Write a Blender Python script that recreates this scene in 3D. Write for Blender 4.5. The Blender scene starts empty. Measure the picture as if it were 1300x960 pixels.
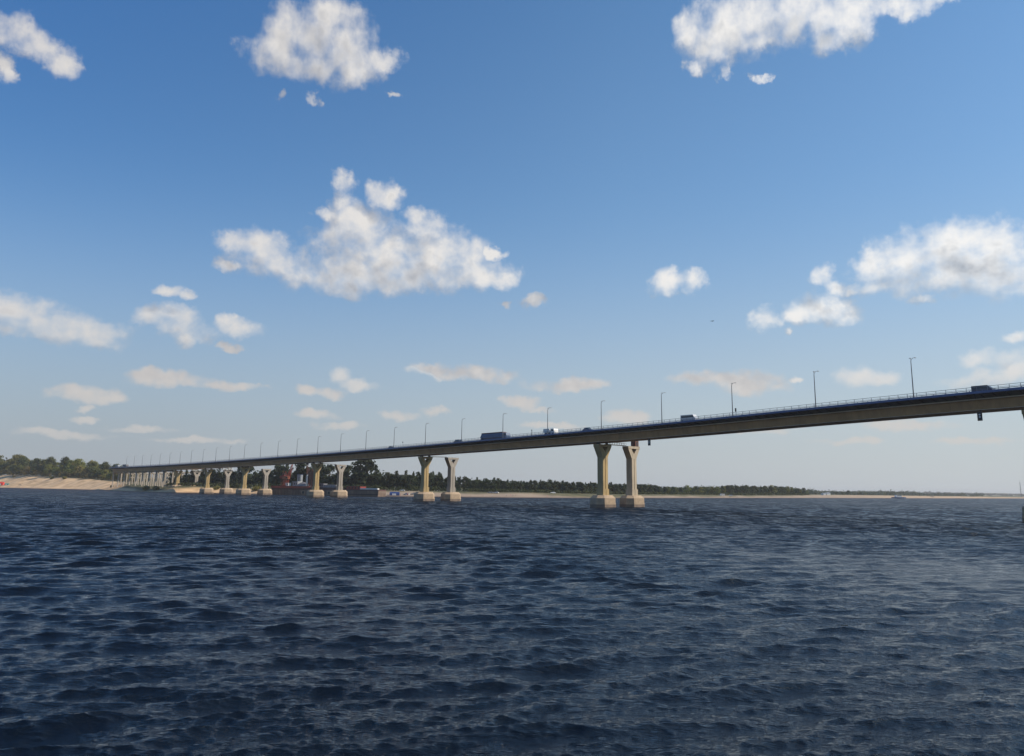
import bpy, bmesh, math, random
import numpy as np
from mathutils import Vector, Matrix

# ------------------------------------------------------------------ camera, world, sun
S = bpy.context.scene
COL = S.collection
R = math.radians
PITCH, ROLL, CAMH, FPX = .18293, .01227, 6.4, 1007.4
cam = bpy.data.objects.new('camera', bpy.data.cameras.new('camera'))
COL.objects.link(cam); S.camera = cam
Fv = Vector((0, math.cos(PITCH), math.sin(PITCH))); Uv = Vector((0, -math.sin(PITCH), math.cos(PITCH))); Rv = Vector((1, 0, 0))
cr, sr = math.cos(ROLL), math.sin(ROLL)
R2 = cr*Rv + sr*Uv; U2 = -sr*Rv + cr*Uv
M = Matrix.Identity(4)
for i in range(3):
    M[i][0] = R2[i]; M[i][1] = U2[i]; M[i][2] = -Fv[i]
M[2][3] = CAMH
cam.matrix_world = M
cam.data.sensor_fit = 'HORIZONTAL'; cam.data.sensor_width = 36
cam.data.lens = 36*FPX/1300
cam.data.shift_y = -45/1300
cam.data.clip_start = .5; cam.data.clip_end = 200000

SUN_EL, SUN_AZ = R(39), R(-4)      # azimuth measured from +X towards +Y
S.view_settings.view_transform = 'Standard'; S.view_settings.look = 'None'
S.view_settings.gamma = 1; S.view_settings.exposure = 0
S.cycles.max_bounces = 6; S.cycles.volume_bounces = 0; S.cycles.caustics_reflective = False; S.cycles.sample_clamp_direct = 1.3; S.cycles.sample_clamp_indirect = 3
S.cycles.transparent_max_bounces = 8

sl = bpy.data.lights.new('sun', 'SUN'); sl.energy = 4.9; sl.angle = R(.5); sl.color = (1, .865, .69)
so = bpy.data.objects.new('sun', sl); COL.objects.link(so)
sd = Vector((math.cos(SUN_EL)*math.cos(SUN_AZ), math.cos(SUN_EL)*math.sin(SUN_AZ), math.sin(SUN_EL)))
so.rotation_euler = sd.to_track_quat('Z', 'Y').to_euler(); so.location = (200, 0, 300)

# clouds: each row is (azimuth deg from +Y, elevation deg, half width deg, half height deg)
def build_world():
    W = bpy.data.worlds.new('World'); S.world = W; W.use_nodes = True
    nt = W.node_tree; N = nt.nodes; L = nt.links; N.clear()
    def new(t, **k):
        n = N.new(t)
        for a, b in k.items(): setattr(n, a, b)
        return n
    def setin(n, i, v):
        if hasattr(v, 'links'): L.new(v, n.inputs[i])
        elif v is not None: n.inputs[i].default_value = v
    def m(op, a, b=None, c=None, clamp=False):
        n = new('ShaderNodeMath', operation=op); n.use_clamp = clamp
        setin(n, 0, a); setin(n, 1, b); setin(n, 2, c); return n.outputs[0]
    def v(op, a, b=None, c=None, out=0):
        n = new('ShaderNodeVectorMath', operation=op); setin(n, 0, a); setin(n, 1, b); setin(n, 2, c); return n.outputs[out]
    def mapr(x, a, b, c, d, smooth=True):
        n = new('ShaderNodeMapRange'); n.interpolation_type = 'SMOOTHSTEP' if smooth else 'LINEAR'
        setin(n, 0, x)
        for i, q in enumerate((a, b, c, d)): setin(n, i+1, q)
        return n.outputs[0]
    def mix(f, a, b):
        n = new('ShaderNodeMix', data_type='RGBA'); setin(n, 0, f); setin(n, 6, a); setin(n, 7, b); return n.outputs[2]
    def noise(vec, scale, detail, rough=.55, lac=2.0):
        n = new('ShaderNodeTexNoise'); setin(n, 'Vector', vec); setin(n, 'Scale', scale); setin(n, 'Detail', detail); setin(n, 'Roughness', rough); setin(n, 'Lacunarity', lac)
        return n
    tc = new('ShaderNodeTexCoord'); g = v('NORMALIZE', tc.outputs['Generated'])
    sp = new('ShaderNodeSeparateXYZ'); L.new(g, sp.inputs[0])
    az = m('MULTIPLY', m('ARCTAN2', sp.outputs[0], sp.outputs[1]), 57.29578)
    el = m('MULTIPLY', m('ARCSINE', sp.outputs[2]), 57.29578)
    cb = new('ShaderNodeCombineXYZ'); L.new(az, cb.inputs[0]); L.new(el, cb.inputs[1]); P = cb.outputs[0]
    # domain warp
    wn = noise(P, .40, 7, .66); w1 = v('SUBTRACT', wn.outputs['Color'], (.5, .5, .5))
    elw = mapr(el, 2, 22, .55, 1.0)
    warp = v('MULTIPLY', w1, (3.4, 2.5, 0)); wsc = new('ShaderNodeVectorMath', operation='SCALE'); L.new(warp, wsc.inputs[0]); L.new(elw, wsc.inputs[3])
    PW = v('ADD', P, wsc.outputs[0])
    def field(Pv, lobes):
        cur = None
        for (a, e, ra, re) in lobes:
            q = v('MULTIPLY_ADD', Pv, (1/ra, 1/re, 0), (-a/ra, -e/re, 0))
            dd = v('DOT_PRODUCT', q, q, out=1)
            if cur is None: cur = dd
            else:
                n = new('ShaderNodeMath', operation='SMOOTH_MIN'); L.new(cur, n.inputs[0]); L.new(dd, n.inputs[1]); n.inputs[2].default_value = .6
                cur = n.outputs[0]
        return cur
    dA = field(PW, CLOUDS); dO = field(v('ADD', PW, (.9, 1.5, 0)), CLOUDS); dB = field(PW, THIN)
    # billow noise, stretched near the horizon
    st = new('ShaderNodeCombineXYZ'); L.new(az, st.inputs[0]); L.new(m('MULTIPLY', m('POWER', m('MAXIMUM', el, .01), .72), 3.0), st.inputs[1]); NP = st.outputs[0]
    fb = noise(NP, .58, 8, .51).outputs[0]
    fb2 = noise(v('ADD', NP, (.40, .55, 0)), .60, 3, .5).outputs[0]
    big = noise(v('ADD', NP, (31, 7, 3)), .28, 4, .5).outputs[0]
    nz = m('MULTIPLY', m('SUBTRACT', fb, .49), 3.7)
    densA = m('ADD', m('SUBTRACT', 1.32, dA), nz)
    densA = m('MINIMUM', densA, m('SUBTRACT', 2.6, m('MULTIPLY', dA, .8)))
    densB = m('ADD', m('SUBTRACT', 1.1, dB), nz)
    densB = m('MINIMUM', densB, m('SUBTRACT', 2.2, m('MULTIPLY', dB, .8)))
    edge = mapr(el, 3, 24, 2.1, 1.9)
    aA = mapr(densA, -.2, edge, 0, 1)
    aB = m('MULTIPLY', mapr(densB, -.35, 1.3, 0, 1), .95)
    capA = mapr(el, 3, 14, .7, .97)
    alpha = m('MAXIMUM', m('MULTIPLY', aA, capA), m('MULTIPLY', aB, mapr(el, 1, 8, .5, 1)))
    # relief: brighter where the noise falls towards the sun, greyer where deep
    fb0 = noise(NP, .60, 3, .5).outputs[0]
    rel = m('MULTIPLY', m('SUBTRACT', fb0, fb2), 1.5)
    slf = mapr(m('SUBTRACT', dA, dO), -.9, .9, -.45, .60, False)
    deep = mapr(densA, .9, 2.3, 0, 1)
    sh = m('ADD', m('MULTIPLY', deep, m('MULTIPLY', mapr(big, .38, .62, .05, 1), .62)), m('MULTIPLY', rel, -1.0))
    sh = m('ADD', m('ADD', sh, slf), .20, clamp=True)
    right = mapr(az, -25, 30, 0, 1, False)
    lit = mix(right, (.75, .72, .69, 1), (.96, .945, .92, 1))
    shd = mix(right, (.37, .38, .42, 1), (.40, .44, .50, 1))
    ccol = mix(sh, lit, shd)
    warm = mix(mapr(el, 3, 13, 0, 1), (.66, .615, .575, 1), ccol)
    # clear sky
    sky = new('ShaderNodeTexSky', sky_type='NISHITA'); sky.sun_disc = False
    sky.sun_elevation = SUN_EL; sky.sun_rotation = R(90) - SUN_AZ
    sky.altitude = 50; sky.air_density = 1.0; sky.dust_density = .8; sky.ozone_density = 1.6
    skc = v('MULTIPLY', sky.outputs[0], SKY_TINT)
    # thin dust veils the middle heights of the sky, more on the sunny side
    skc = mix(m('MULTIPLY', mapr(el, 8, 44, 1, 0), mapr(az, -35, 35, .10, .34, False)), skc, (.36*K_, .47*K_, .60*K_, 1))
    skc = mix(m('MULTIPLY', mapr(az, -34, 8, .62, 0, False), mapr(el, 6, 40, .25, 1)), skc, (.03*K_, .14*K_, .42*K_, 1))
    # the low sky greys out into dust
    hz = mapr(el, -1, 25, 1, 0)
    hz = m('POWER', hz, 1.6)
    hcol = mix(right, HZ_L, HZ_R)
    base = mix(m('MULTIPLY', hz, .97), skc, hcol)
    K = 1.0/SKY_STR
    cl = v('MULTIPLY', warm, (K, K, K))
    fin = mix(alpha, base, cl)
    bg = new('ShaderNodeBackground'); L.new(fin, bg.inputs[0]); bg.inputs[1].default_value = SKY_STR
    out = new('ShaderNodeOutputWorld'); L.new(bg.outputs[0], out.inputs[0])
    W.cycles.sampling_method = 'MANUAL'; W.cycles.sample_map_resolution = 512

SKY_STR = .10
K_ = 1/SKY_STR
SKY_TINT = (.78, 1.23, 1.48)
HZ_L = (.39*K_, .42*K_, .46*K_, 1)
HZ_R = (.55*K_, .585*K_, .605*K_, 1)
CLOUDS = [(-34.6,26.6,1.54,1.10),(-33.2,26.4,1.48,1.02),(-31.8,25.6,1.01,0.94),(-35.0,24.6,0.66,0.81),(-15.8,30.5,3.15,2.13),(-18.3,29.3,2.17,1.57),(-13.1,29.9,2.81,2.00),(-14.4,31.9,2.67,1.22),(-10.7,29.6,1.77,0.81),(-12.4,28.6,1.88,1.05),(-15.3,28.6,2.62,1.15),(-15.4,26.6,0.58,0.41),(-12.8,21.2,1.11,0.81),(-12.8,19.9,1.17,0.88),(-9.7,20.7,1.33,0.94),(-11.8,18.4,2.46,1.65),(-13.5,17.2,1.66,1.01),(-13.9,19.1,0.83,0.50),(-18.6,16.5,2.54,0.99),(-20.1,16.6,1.07,0.49),(-20.3,15.0,0.94,0.49),(-17.2,15.4,2.94,1.12),(-14.4,14.9,3.14,1.40),(-12.2,14.3,2.42,1.15),(-8.9,16.6,3.61,1.67),(-6.6,18.5,2.54,1.16),(-7.5,19.3,1.20,0.77),(-4.5,16.6,2.81,1.56),(-3.0,15.4,3.07,1.18),(-0.9,15.0,1.61,0.72),(-5.9,14.9,3.64,0.98),(-9.4,14.6,2.93,0.97),(-11.2,17.0,2.92,1.79),(-7.7,15.6,3.95,1.43),(-11.4,15.2,2.57,1.41),(-5.4,16.0,3.32,1.43),(-24.0,12.9,0.95,0.42),(-23.0,12.7,0.90,0.36),(-32.8,10.4,1.54,1.00),(-31.3,10.1,2.03,1.13),(-29.3,9.7,2.11,1.03),(-27.0,9.7,1.26,0.94),(-27.9,8.9,1.64,0.58),(-32.5,9.3,1.97,0.56),(-24.9,11.0,1.31,0.66),(-23.3,10.8,1.90,1.03),(-22.0,10.3,1.59,0.86),(-22.7,9.6,0.90,0.55),(-19.3,10.7,1.53,0.68),(-20.1,11.2,0.64,0.50),(-12.3,7.9,0.87,0.71),(-11.0,7.2,1.45,0.45),(11.5,14.6,1.35,0.90),(13.2,14.6,1.14,0.83),(14.2,31.1,1.80,1.35),(15.2,29.9,1.85,1.02),(17.3,31.6,3.90,1.81),(20.7,31.6,3.76,1.89),(23.9,30.8,2.69,1.60),(25.4,30.3,1.63,1.32),(18.4,30.2,2.43,0.67),(23.8,29.5,1.49,0.76),(13.8,29.1,0.93,0.46),(15.9,28.6,0.65,0.57),(18.7,27.9,0.63,0.34),(20.6,30.9,4.37,1.41),(16.7,30.7,2.94,1.45),(28.5,30.5,2.22,0.72),(30.0,30.4,1.51,0.61),(25.4,14.6,1.65,1.19),(27.2,15.0,2.13,1.75),(30.3,15.9,2.53,1.47),(28.5,13.8,3.01,1.39),(31.6,14.0,2.93,1.80),(33.4,14.7,1.41,1.65),(32.4,15.6,1.45,1.00),(28.1,12.2,0.83,0.41),(25.2,13.4,1.32,0.60),(30.8,14.6,2.98,2.03),(29.0,14.5,2.57,1.96),(32.4,13.1,2.15,1.11),(22.0,14.5,0.92,0.85),(23.0,13.6,0.79,0.55),(24.1,13.4,0.67,0.42),(21.6,12.4,2.19,1.04),(22.9,11.7,1.35,0.79),(20.1,12.2,0.88,0.62),(18.0,11.8,1.02,0.88),(19.5,11.0,0.29,0.31),(31.8,8.3,1.71,0.67),(33.1,9.5,0.93,0.44),(31.0,7.1,2.31,0.51),(32.7,7.4,1.30,0.72),(23.8,7.7,1.37,0.66),(25.0,7.4,1.51,0.48)]
THIN = [(-1.3,16.8,1.08,0.46),(1.5,13.4,1.20,0.46),(-0.6,13.3,0.47,0.33),(-17.6,26.6,0.38,0.46),(-9.3,27.2,0.68,0.24),(-19.9,9.4,0.70,0.31),(-23.5,7.0,2.74,0.54),(-24.7,7.2,1.51,0.48),(-21.0,6.7,1.87,0.37),(-18.7,6.7,1.64,0.25),(-28.5,5.7,2.01,0.52),(-26.9,5.3,1.34,0.41),(-28.3,4.8,0.60,0.23),(-28.3,4.1,0.90,0.23),(-13.0,6.6,0.93,0.45),(-14.5,6.7,0.73,0.38),(-13.6,5.0,1.47,0.38),(-12.2,4.3,1.60,0.32),(-4.0,8.4,3.13,0.53),(-1.4,8.2,1.57,0.53),(-5.7,8.5,1.30,0.39),(4.0,7.5,2.92,0.53),(0.9,6.2,1.56,0.52),(2.3,5.7,1.17,0.26),(-5.6,5.5,0.96,0.33),(-7.6,5.1,1.78,0.39),(8.3,5.1,1.71,0.52),(14.1,7.8,2.59,0.57),(17.0,7.4,2.27,0.82),(19.9,7.7,0.81,0.19),(16.1,4.3,3.58,0.31),(26.4,4.4,3.12,0.35),(23.1,3.4,2.19,0.24),(30.3,3.3,2.41,0.28),(2.9,4.6,2.58,0.26),(-29.3,3.1,2.94,0.28),(-21.4,2.9,2.79,0.24),(-24.9,3.6,2.12,0.24)]
build_world()

# ------------------------------------------------------------------ helpers
def link(o): COL.objects.link(o); return o
class MB:
    def __init__(s): s.v = []; s.f = []; s.m = []
    def add(s, vs, fs, mi=0):
        b = len(s.v); s.v += [tuple(p) for p in vs]; s.f += [tuple(b+i for i in f) for f in fs]; s.m += [mi]*len(fs); return s
    def box(s, x0, x1, y0, y1, z0, z1, mi=0):
        vs = [(x, y, z) for z in (z0, z1) for y in (y0, y1) for x in (x0, x1)]
        return s.add(vs, [(0, 2, 3, 1), (4, 5, 7, 6), (0, 1, 5, 4), (2, 6, 7, 3), (0, 4, 6, 2), (1, 3, 7, 5)], mi)
    def prism(s, poly, axis, a, b, mi=0):
        # poly of (p,q) counter-clockwise, extruded a..b along axis 'x' (p=y,q=z), 'y' (p=x,q=z) or 'z' (p=x,q=y)
        n = len(poly)
        def P(p, q, t): return (t, p, q) if axis == 'x' else ((p, t, q) if axis == 'y' else (p, q, t))
        vs = [P(p, q, a) for p, q in poly] + [P(p, q, b) for p, q in poly]
        fs = [tuple(range(n))[::-1], tuple(range(n, 2*n))] + [(i, (i+1) % n, n+(i+1) % n, n+i) for i in range(n)]
        return s.add(vs, fs, mi)
    def tube(s, pts, rad, seg=6, mi=0):
        pts = [Vector(p) for p in pts]; rs = rad if isinstance(rad, (list, tuple)) else [rad]*len(pts)
        rings = []
        for i, p in enumerate(pts):
            t = (pts[min(i+1, len(pts)-1)] - pts[max(i-1, 0)]).normalized()
            u = t.orthogonal() if abs(t.z) > .9 else t.cross(Vector((0, 0, 1)))
            u.normalize(); w = t.cross(u)
            rings.append([p + rs[i]*(math.cos(a)*u + math.sin(a)*w) for a in [2*math.pi*k/seg for k in range(seg)]])
        vs = [q for r in rings for q in r]; fs = []
        for i in range(len(pts)-1):
            for k in range(seg): fs.append((i*seg+k, i*seg+(k+1) % seg, (i+1)*seg+(k+1) % seg, (i+1)*seg+k))
        fs.append(tuple(range(seg))[::-1]); fs.append(tuple((len(pts)-1)*seg+k for k in range(seg)))
        return s.add(vs, fs, mi)
    def loft(s, rings, mi=0, cap=True):
        n = len(rings[0]); vs = [q for r in rings for q in r]; fs = []
        for i in range(len(rings)-1):
            for k in range(n): fs.append((i*n+k, i*n+(k+1) % n, (i+1)*n+(k+1) % n, (i+1)*n+k))
        if cap: fs.append(tuple(range(n))[::-1]); fs.append(tuple((len(rings)-1)*n+k for k in range(n)))
        return s.add(vs, fs, mi)
    def mesh(s, name, *mats, recalc=True):
        me = bpy.data.meshes.new(name); me.from_pydata(s.v, [], s.f)
        for q in mats: me.materials.append(q)
        if len(mats) > 1: me.polygons.foreach_set('material_index', s.m)
        if recalc:
            bm = bmesh.new(); bm.from_mesh(me); bmesh.ops.recalc_face_normals(bm, faces=bm.faces); bm.to_mesh(me); bm.free()
        me.update(); return me
    def build(s, name, mats, parent=None, recalc=True):
        if not isinstance(mats, (list, tuple)): mats = [mats]
        o = link(bpy.data.objects.new(name, s.mesh(name, *mats, recalc=recalc)))
        if parent is not None: o.parent = parent
        return o
def tag(o, label=None, cat=None, group=None, kind=None):
    if label: o['label'] = label
    if cat: o['category'] = cat
    if group: o['group'] = group
    if kind: o['kind'] = kind
    return o
def empty(name, loc, rz=0, label=None, cat=None, group=None):
    o = link(bpy.data.objects.new(name, None)); o.location = loc; o.rotation_euler = (0, 0, rz)
    o.empty_display_size = 1
    return tag(o, label, cat, group)
KIDS = {}
def copy_tree(o, parent=None):
    c = o.copy(); COL.objects.link(c)
    if parent is not None: c.parent = parent
    for ch in list(o.children): copy_tree(ch, c)
    return c
ORD = ['', 'first', 'second', 'third', 'fourth', 'fifth', 'sixth', 'seventh', 'eighth', 'ninth', 'tenth', 'eleventh', 'twelfth', 'thirteenth',
       'fourteenth', 'fifteenth', 'sixteenth', 'seventeenth', 'eighteenth', 'nineteenth', 'twentieth', 'twenty-first', 'twenty-second',
       'twenty-third', 'twenty-fourth', 'twenty-fifth', 'twenty-sixth', 'twenty-seventh', 'twenty-eighth', 'twenty-ninth', 'thirtieth']

def mat(name, col, rough=.7, metal=0, var=0, vscale=1.0, col2=None, bump=0, bscale=8, streak=0, rnd=0):
    m = bpy.data.materials.new(name); m.use_nodes = True
    nt = m.node_tree; N = nt.nodes; L = nt.links; b = N['Principled BSDF']
    b.inputs['Roughness'].default_value = rough; b.inputs['Metallic'].default_value = metal
    b.inputs['Base Color'].default_value = (*col, 1)
    tc = N.new('ShaderNodeTexCoord'); cur = None
    if var or col2 or streak:
        n = N.new('ShaderNodeTexNoise'); n.inputs['Scale'].default_value = vscale; n.inputs['Detail'].default_value = 6; n.inputs['Roughness'].default_value = .65
        mp = N.new('ShaderNodeMapping'); L.new(tc.outputs['Object'], mp.inputs[0]); L.new(mp.outputs[0], n.inputs['Vector'])
        if streak: mp.inputs['Scale'].default_value = (1, 1, streak)
        cr_ = N.new('ShaderNodeValToRGB'); cr_.color_ramp.elements[0].position = .35; cr_.color_ramp.elements[1].position = .68
        c2 = col2 if col2 else tuple(x*(1-var) for x in col)
        cr_.color_ramp.elements[0].color = (*c2, 1); cr_.color_ramp.elements[1].color = (*col, 1)
        L.new(n.outputs[0], cr_.inputs[0]); cur = cr_.outputs[0]
    if rnd:
        oi = N.new('ShaderNodeObjectInfo'); mr = N.new('ShaderNodeMapRange'); L.new(oi.outputs['Random'], mr.inputs[0])
        mr.inputs[3].default_value = 1-rnd; mr.inputs[4].default_value = 1+rnd
        hv = N.new('ShaderNodeHueSaturation')
        mh = N.new('ShaderNodeMapRange'); mu = N.new('ShaderNodeMath'); mu.operation = 'FRACT'; mq = N.new('ShaderNodeMath'); mq.operation = 'MULTIPLY'; mq.inputs[1].default_value = 7.31
        L.new(oi.outputs['Random'], mq.inputs[0]); L.new(mq.outputs[0], mu.inputs[0]); L.new(mu.outputs[0], mh.inputs[0]); mh.inputs[3].default_value = .47; mh.inputs[4].default_value = .515
        L.new(mh.outputs[0], hv.inputs['Hue']); L.new(mr.outputs[0], hv.inputs['Value'])
        if cur is not None: L.new(cur, hv.inputs['Color'])
        else: hv.inputs['Color'].default_value = (*col, 1)
        cur = hv.outputs[0]
    if cur is not None: L.new(cur, b.inputs['Base Color'])
    if bump:
        n2 = N.new('ShaderNodeTexNoise'); n2.inputs['Scale'].default_value = bscale; n2.inputs['Detail'].default_value = 5
        L.new(tc.outputs['Object'], n2.inputs['Vector']); bp = N.new('ShaderNodeBump'); bp.inputs['Strength'].default_value = bump; bp.inputs['Distance'].default_value = .1
        L.new(n2.outputs[0], bp.inputs['Height']); L.new(bp.outputs[0], b.inputs['Normal'])
    return m
MT = dict(
    girder=mat('girder_paint', (.58, .35, .165), .6, 0, .28, .35, streak=.25, bump=.2, bscale=2),
    flange=mat('flange_bounce_tint', (.80, .68, .52), .6, 0, .2, .5),  # extra pale: light bounced up off the water is put into this colour
    dark=mat('dark_steel', (.035, .035, .04), .6, .2),
    slab=mat('deck_concrete', (.16, .155, .15), .85, 0, .3, .6),
    asphalt=mat('asphalt', (.05, .05, .052), .9, 0, .2, .5),
    blue=mat('blue_rail_paint', (.08, .145, .31), .45, 0, .3, .8),
    rail=mat('rail_paint', (.10, .13, .20), .5, 0, .2, .8),
    ochre=mat('ochre_concrete', (.50, .37, .18), .8, 0, .35, .45, streak=.3, bump=.3, bscale=3),
    grey=mat('pale_concrete', (.42, .375, .32), .8, 0, .35, .4, streak=.3, bump=.3, bscale=3),
    cream=mat('cream_concrete', (.55, .46, .34), .8, 0, .35, .4, streak=.3, bump=.3, bscale=3),
    tan=mat('tan_concrete', (.47, .355, .245), .85, 0, .35, .5, bump=.3, bscale=3),
    stain=mat('wet_concrete', (.22, .16, .12), .7, 0, .4, .6),
    lamp=mat('galvanised_pole', (.17, .18, .19), .5, .5),
    lamphead=mat('lamp_head', (.3, .3, .3), .4, .3),
    white=mat('white_paint', (.78, .78, .76), .5, 0, .12, .8),
    black=mat('black_paint', (.02, .02, .022), .5),
    glass=mat('dark_glass', (.03, .045, .06), .08),
    tyre=mat('tyre_rubber', (.02, .02, .02), .9),
    red=mat('red_paint', (.38, .055, .035), .55, 0, .4, .4),
    rust=mat('rusty_steel', (.20, .075, .045), .75, 0, .5, .5),
    orange=mat('orange_paint', (.42, .15, .06), .5, 0, .2, .5),
    hull=mat('maroon_hull', (.12, .05, .045), .6, 0, .4, .3),
    quay=mat('weathered_hull_plating', (.24, .17, .13), .8, 0, .45, .35, streak=.4),
    steel=mat('grey_steel', (.32, .34, .37), .5, .3, .2, .5),
    slate=mat('grey_sheet', (.20, .19, .20), .7, 0, .3, .4),
    navy=mat('navy_paint', (.02, .045, .16), .4),
    teal=mat('teal_canvas', (.03, .22, .20), .8),
    redcloth=mat('red_canvas', (.62, .05, .03), .8),
    darkcloth=mat('dark_canvas', (.03, .03, .035), .8),
    bark=mat('bark', (.12, .09, .065), .9, 0, .4, 1.5, bump=.5, bscale=4),
    skin=mat('skin', (.42, .25, .17), .6), cloth1=mat('white_cloth', (.6, .6, .6), .8), cloth2=mat('dark_cloth', (.04, .04, .06), .8),
    cloth3=mat('pink_cloth', (.6, .15, .16), .8),
    silver=mat('silver_car_paint', (.45, .46, .48), .3, .4), carblue=mat('blue_car_paint', (.07, .11, .22), .3, .2), cardark=mat('dark_car_paint', (.03, .035, .05), .3, .2),
    tarp=mat('maroon_tarpaulin', (.07, .025, .03), .7), trailer=mat('blue_trailer_side', (.07, .13, .25), .5, 0, .2, .7),
)
def leafmat(name, c1, c2, rnd):
    m = mat(name, c1, .75, 0, 0, .35, col2=c2, rnd=rnd)
    b = m.node_tree.nodes['Principled BSDF']; b.inputs['Specular IOR Level'].default_value = .2
    nt = m.node_tree; tr = nt.nodes.new('ShaderNodeBsdfTranslucent'); mx = nt.nodes.new('ShaderNodeMixShader'); mx.inputs[0].default_value = .42
    src = b.inputs['Base Color'].links[0].from_socket; nt.links.new(src, tr.inputs[0])
    nt.links.new(b.outputs[0], mx.inputs[1]); nt.links.new(tr.outputs[0], mx.inputs[2]); nt.links.new(mx.outputs[0], nt.nodes['Material Output'].inputs[0])
    return m
LEAF_D = leafmat('dark_foliage', (.064, .080, .034), (.034, .046, .022), .32)
LEAF_G = leafmat('green_foliage', (.21, .215, .055), (.12, .135, .038), .35)
LEAF_Y = leafmat('olive_foliage', (.27, .235, .075), (.17, .155, .05), .25)

# ------------------------------------------------------------------ shore and terrain
SH = [(-6000, 4200), (-3200, 2600), (-1500, 1650), (-900, 1290), (-707, 1120), (-607, 1040), (-512, 960), (-440, 880), (-400, 815), (-360, 765), (-331, 732), (-296, 695),
      (-260, 700), (-190, 655), (-98, 612), (-60, 618), (1.5, 629), (67, 675), (152, 770), (265, 900), (422, 1075), (619, 1263), (921, 1568), (1166, 1831), (2500, 3000), (6000, 5200)]
SHX = [a for a, b in SH]; SHY = [b for a, b in SH]
def shore(x): return np.interp(x, SHX, SHY)
PLX = [-6000, -1100, -707, -607, -512, -440, -400, -360, -331, -296, -260, -190, -90, 0, 100, 300, 500, 1200, 6000]
PLH = [22, 22, 18.5, 15, 11.5, 8.8, 6.5, 5, 5, 6, 4.5, 4.5, 4.2, 4.2, 3.2, 3.2, 4.0, 2.8, 3]
RMP = [90, 90, 75, 65, 55, 45, 42, 40, 38, 34, 26, 24, 30, 34, 32, 34, 30, 50, 60]
def hnoise(x, y): return (np.sin(x*.11+1.3*np.sin(y*.07))*.5+np.sin(y*.13+x*.05+2)*.35+np.sin(x*.31+y*.23)*.2+np.sin(x*.027+4)*.6)
def ground_z(x, y):
    t = y-shore(x)+2.2*np.sin(x*.06)+1.3*np.sin(x*.17+1)
    pl = np.interp(x, PLX, PLH); rp = np.interp(x, PLX, RMP)
    u = np.clip(t/rp, 0, 1); z = pl*(u*u*(3-2*u)*.55+u*.45)
    z = z+np.clip(u, 0, 1)*hnoise(x, y)*.022*pl
    z = np.where(t < 0, np.maximum(t*.08, -1.5), z)
    far = np.clip((t-1300)/900, 0, 1)
    return z+far*np.interp(x, [-2000, 800, 2000, 4500], [6, 7, 14, 12])*(1+.35*np.sin(x*.004+y*.001)+.2*np.sin(x*.011))
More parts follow.
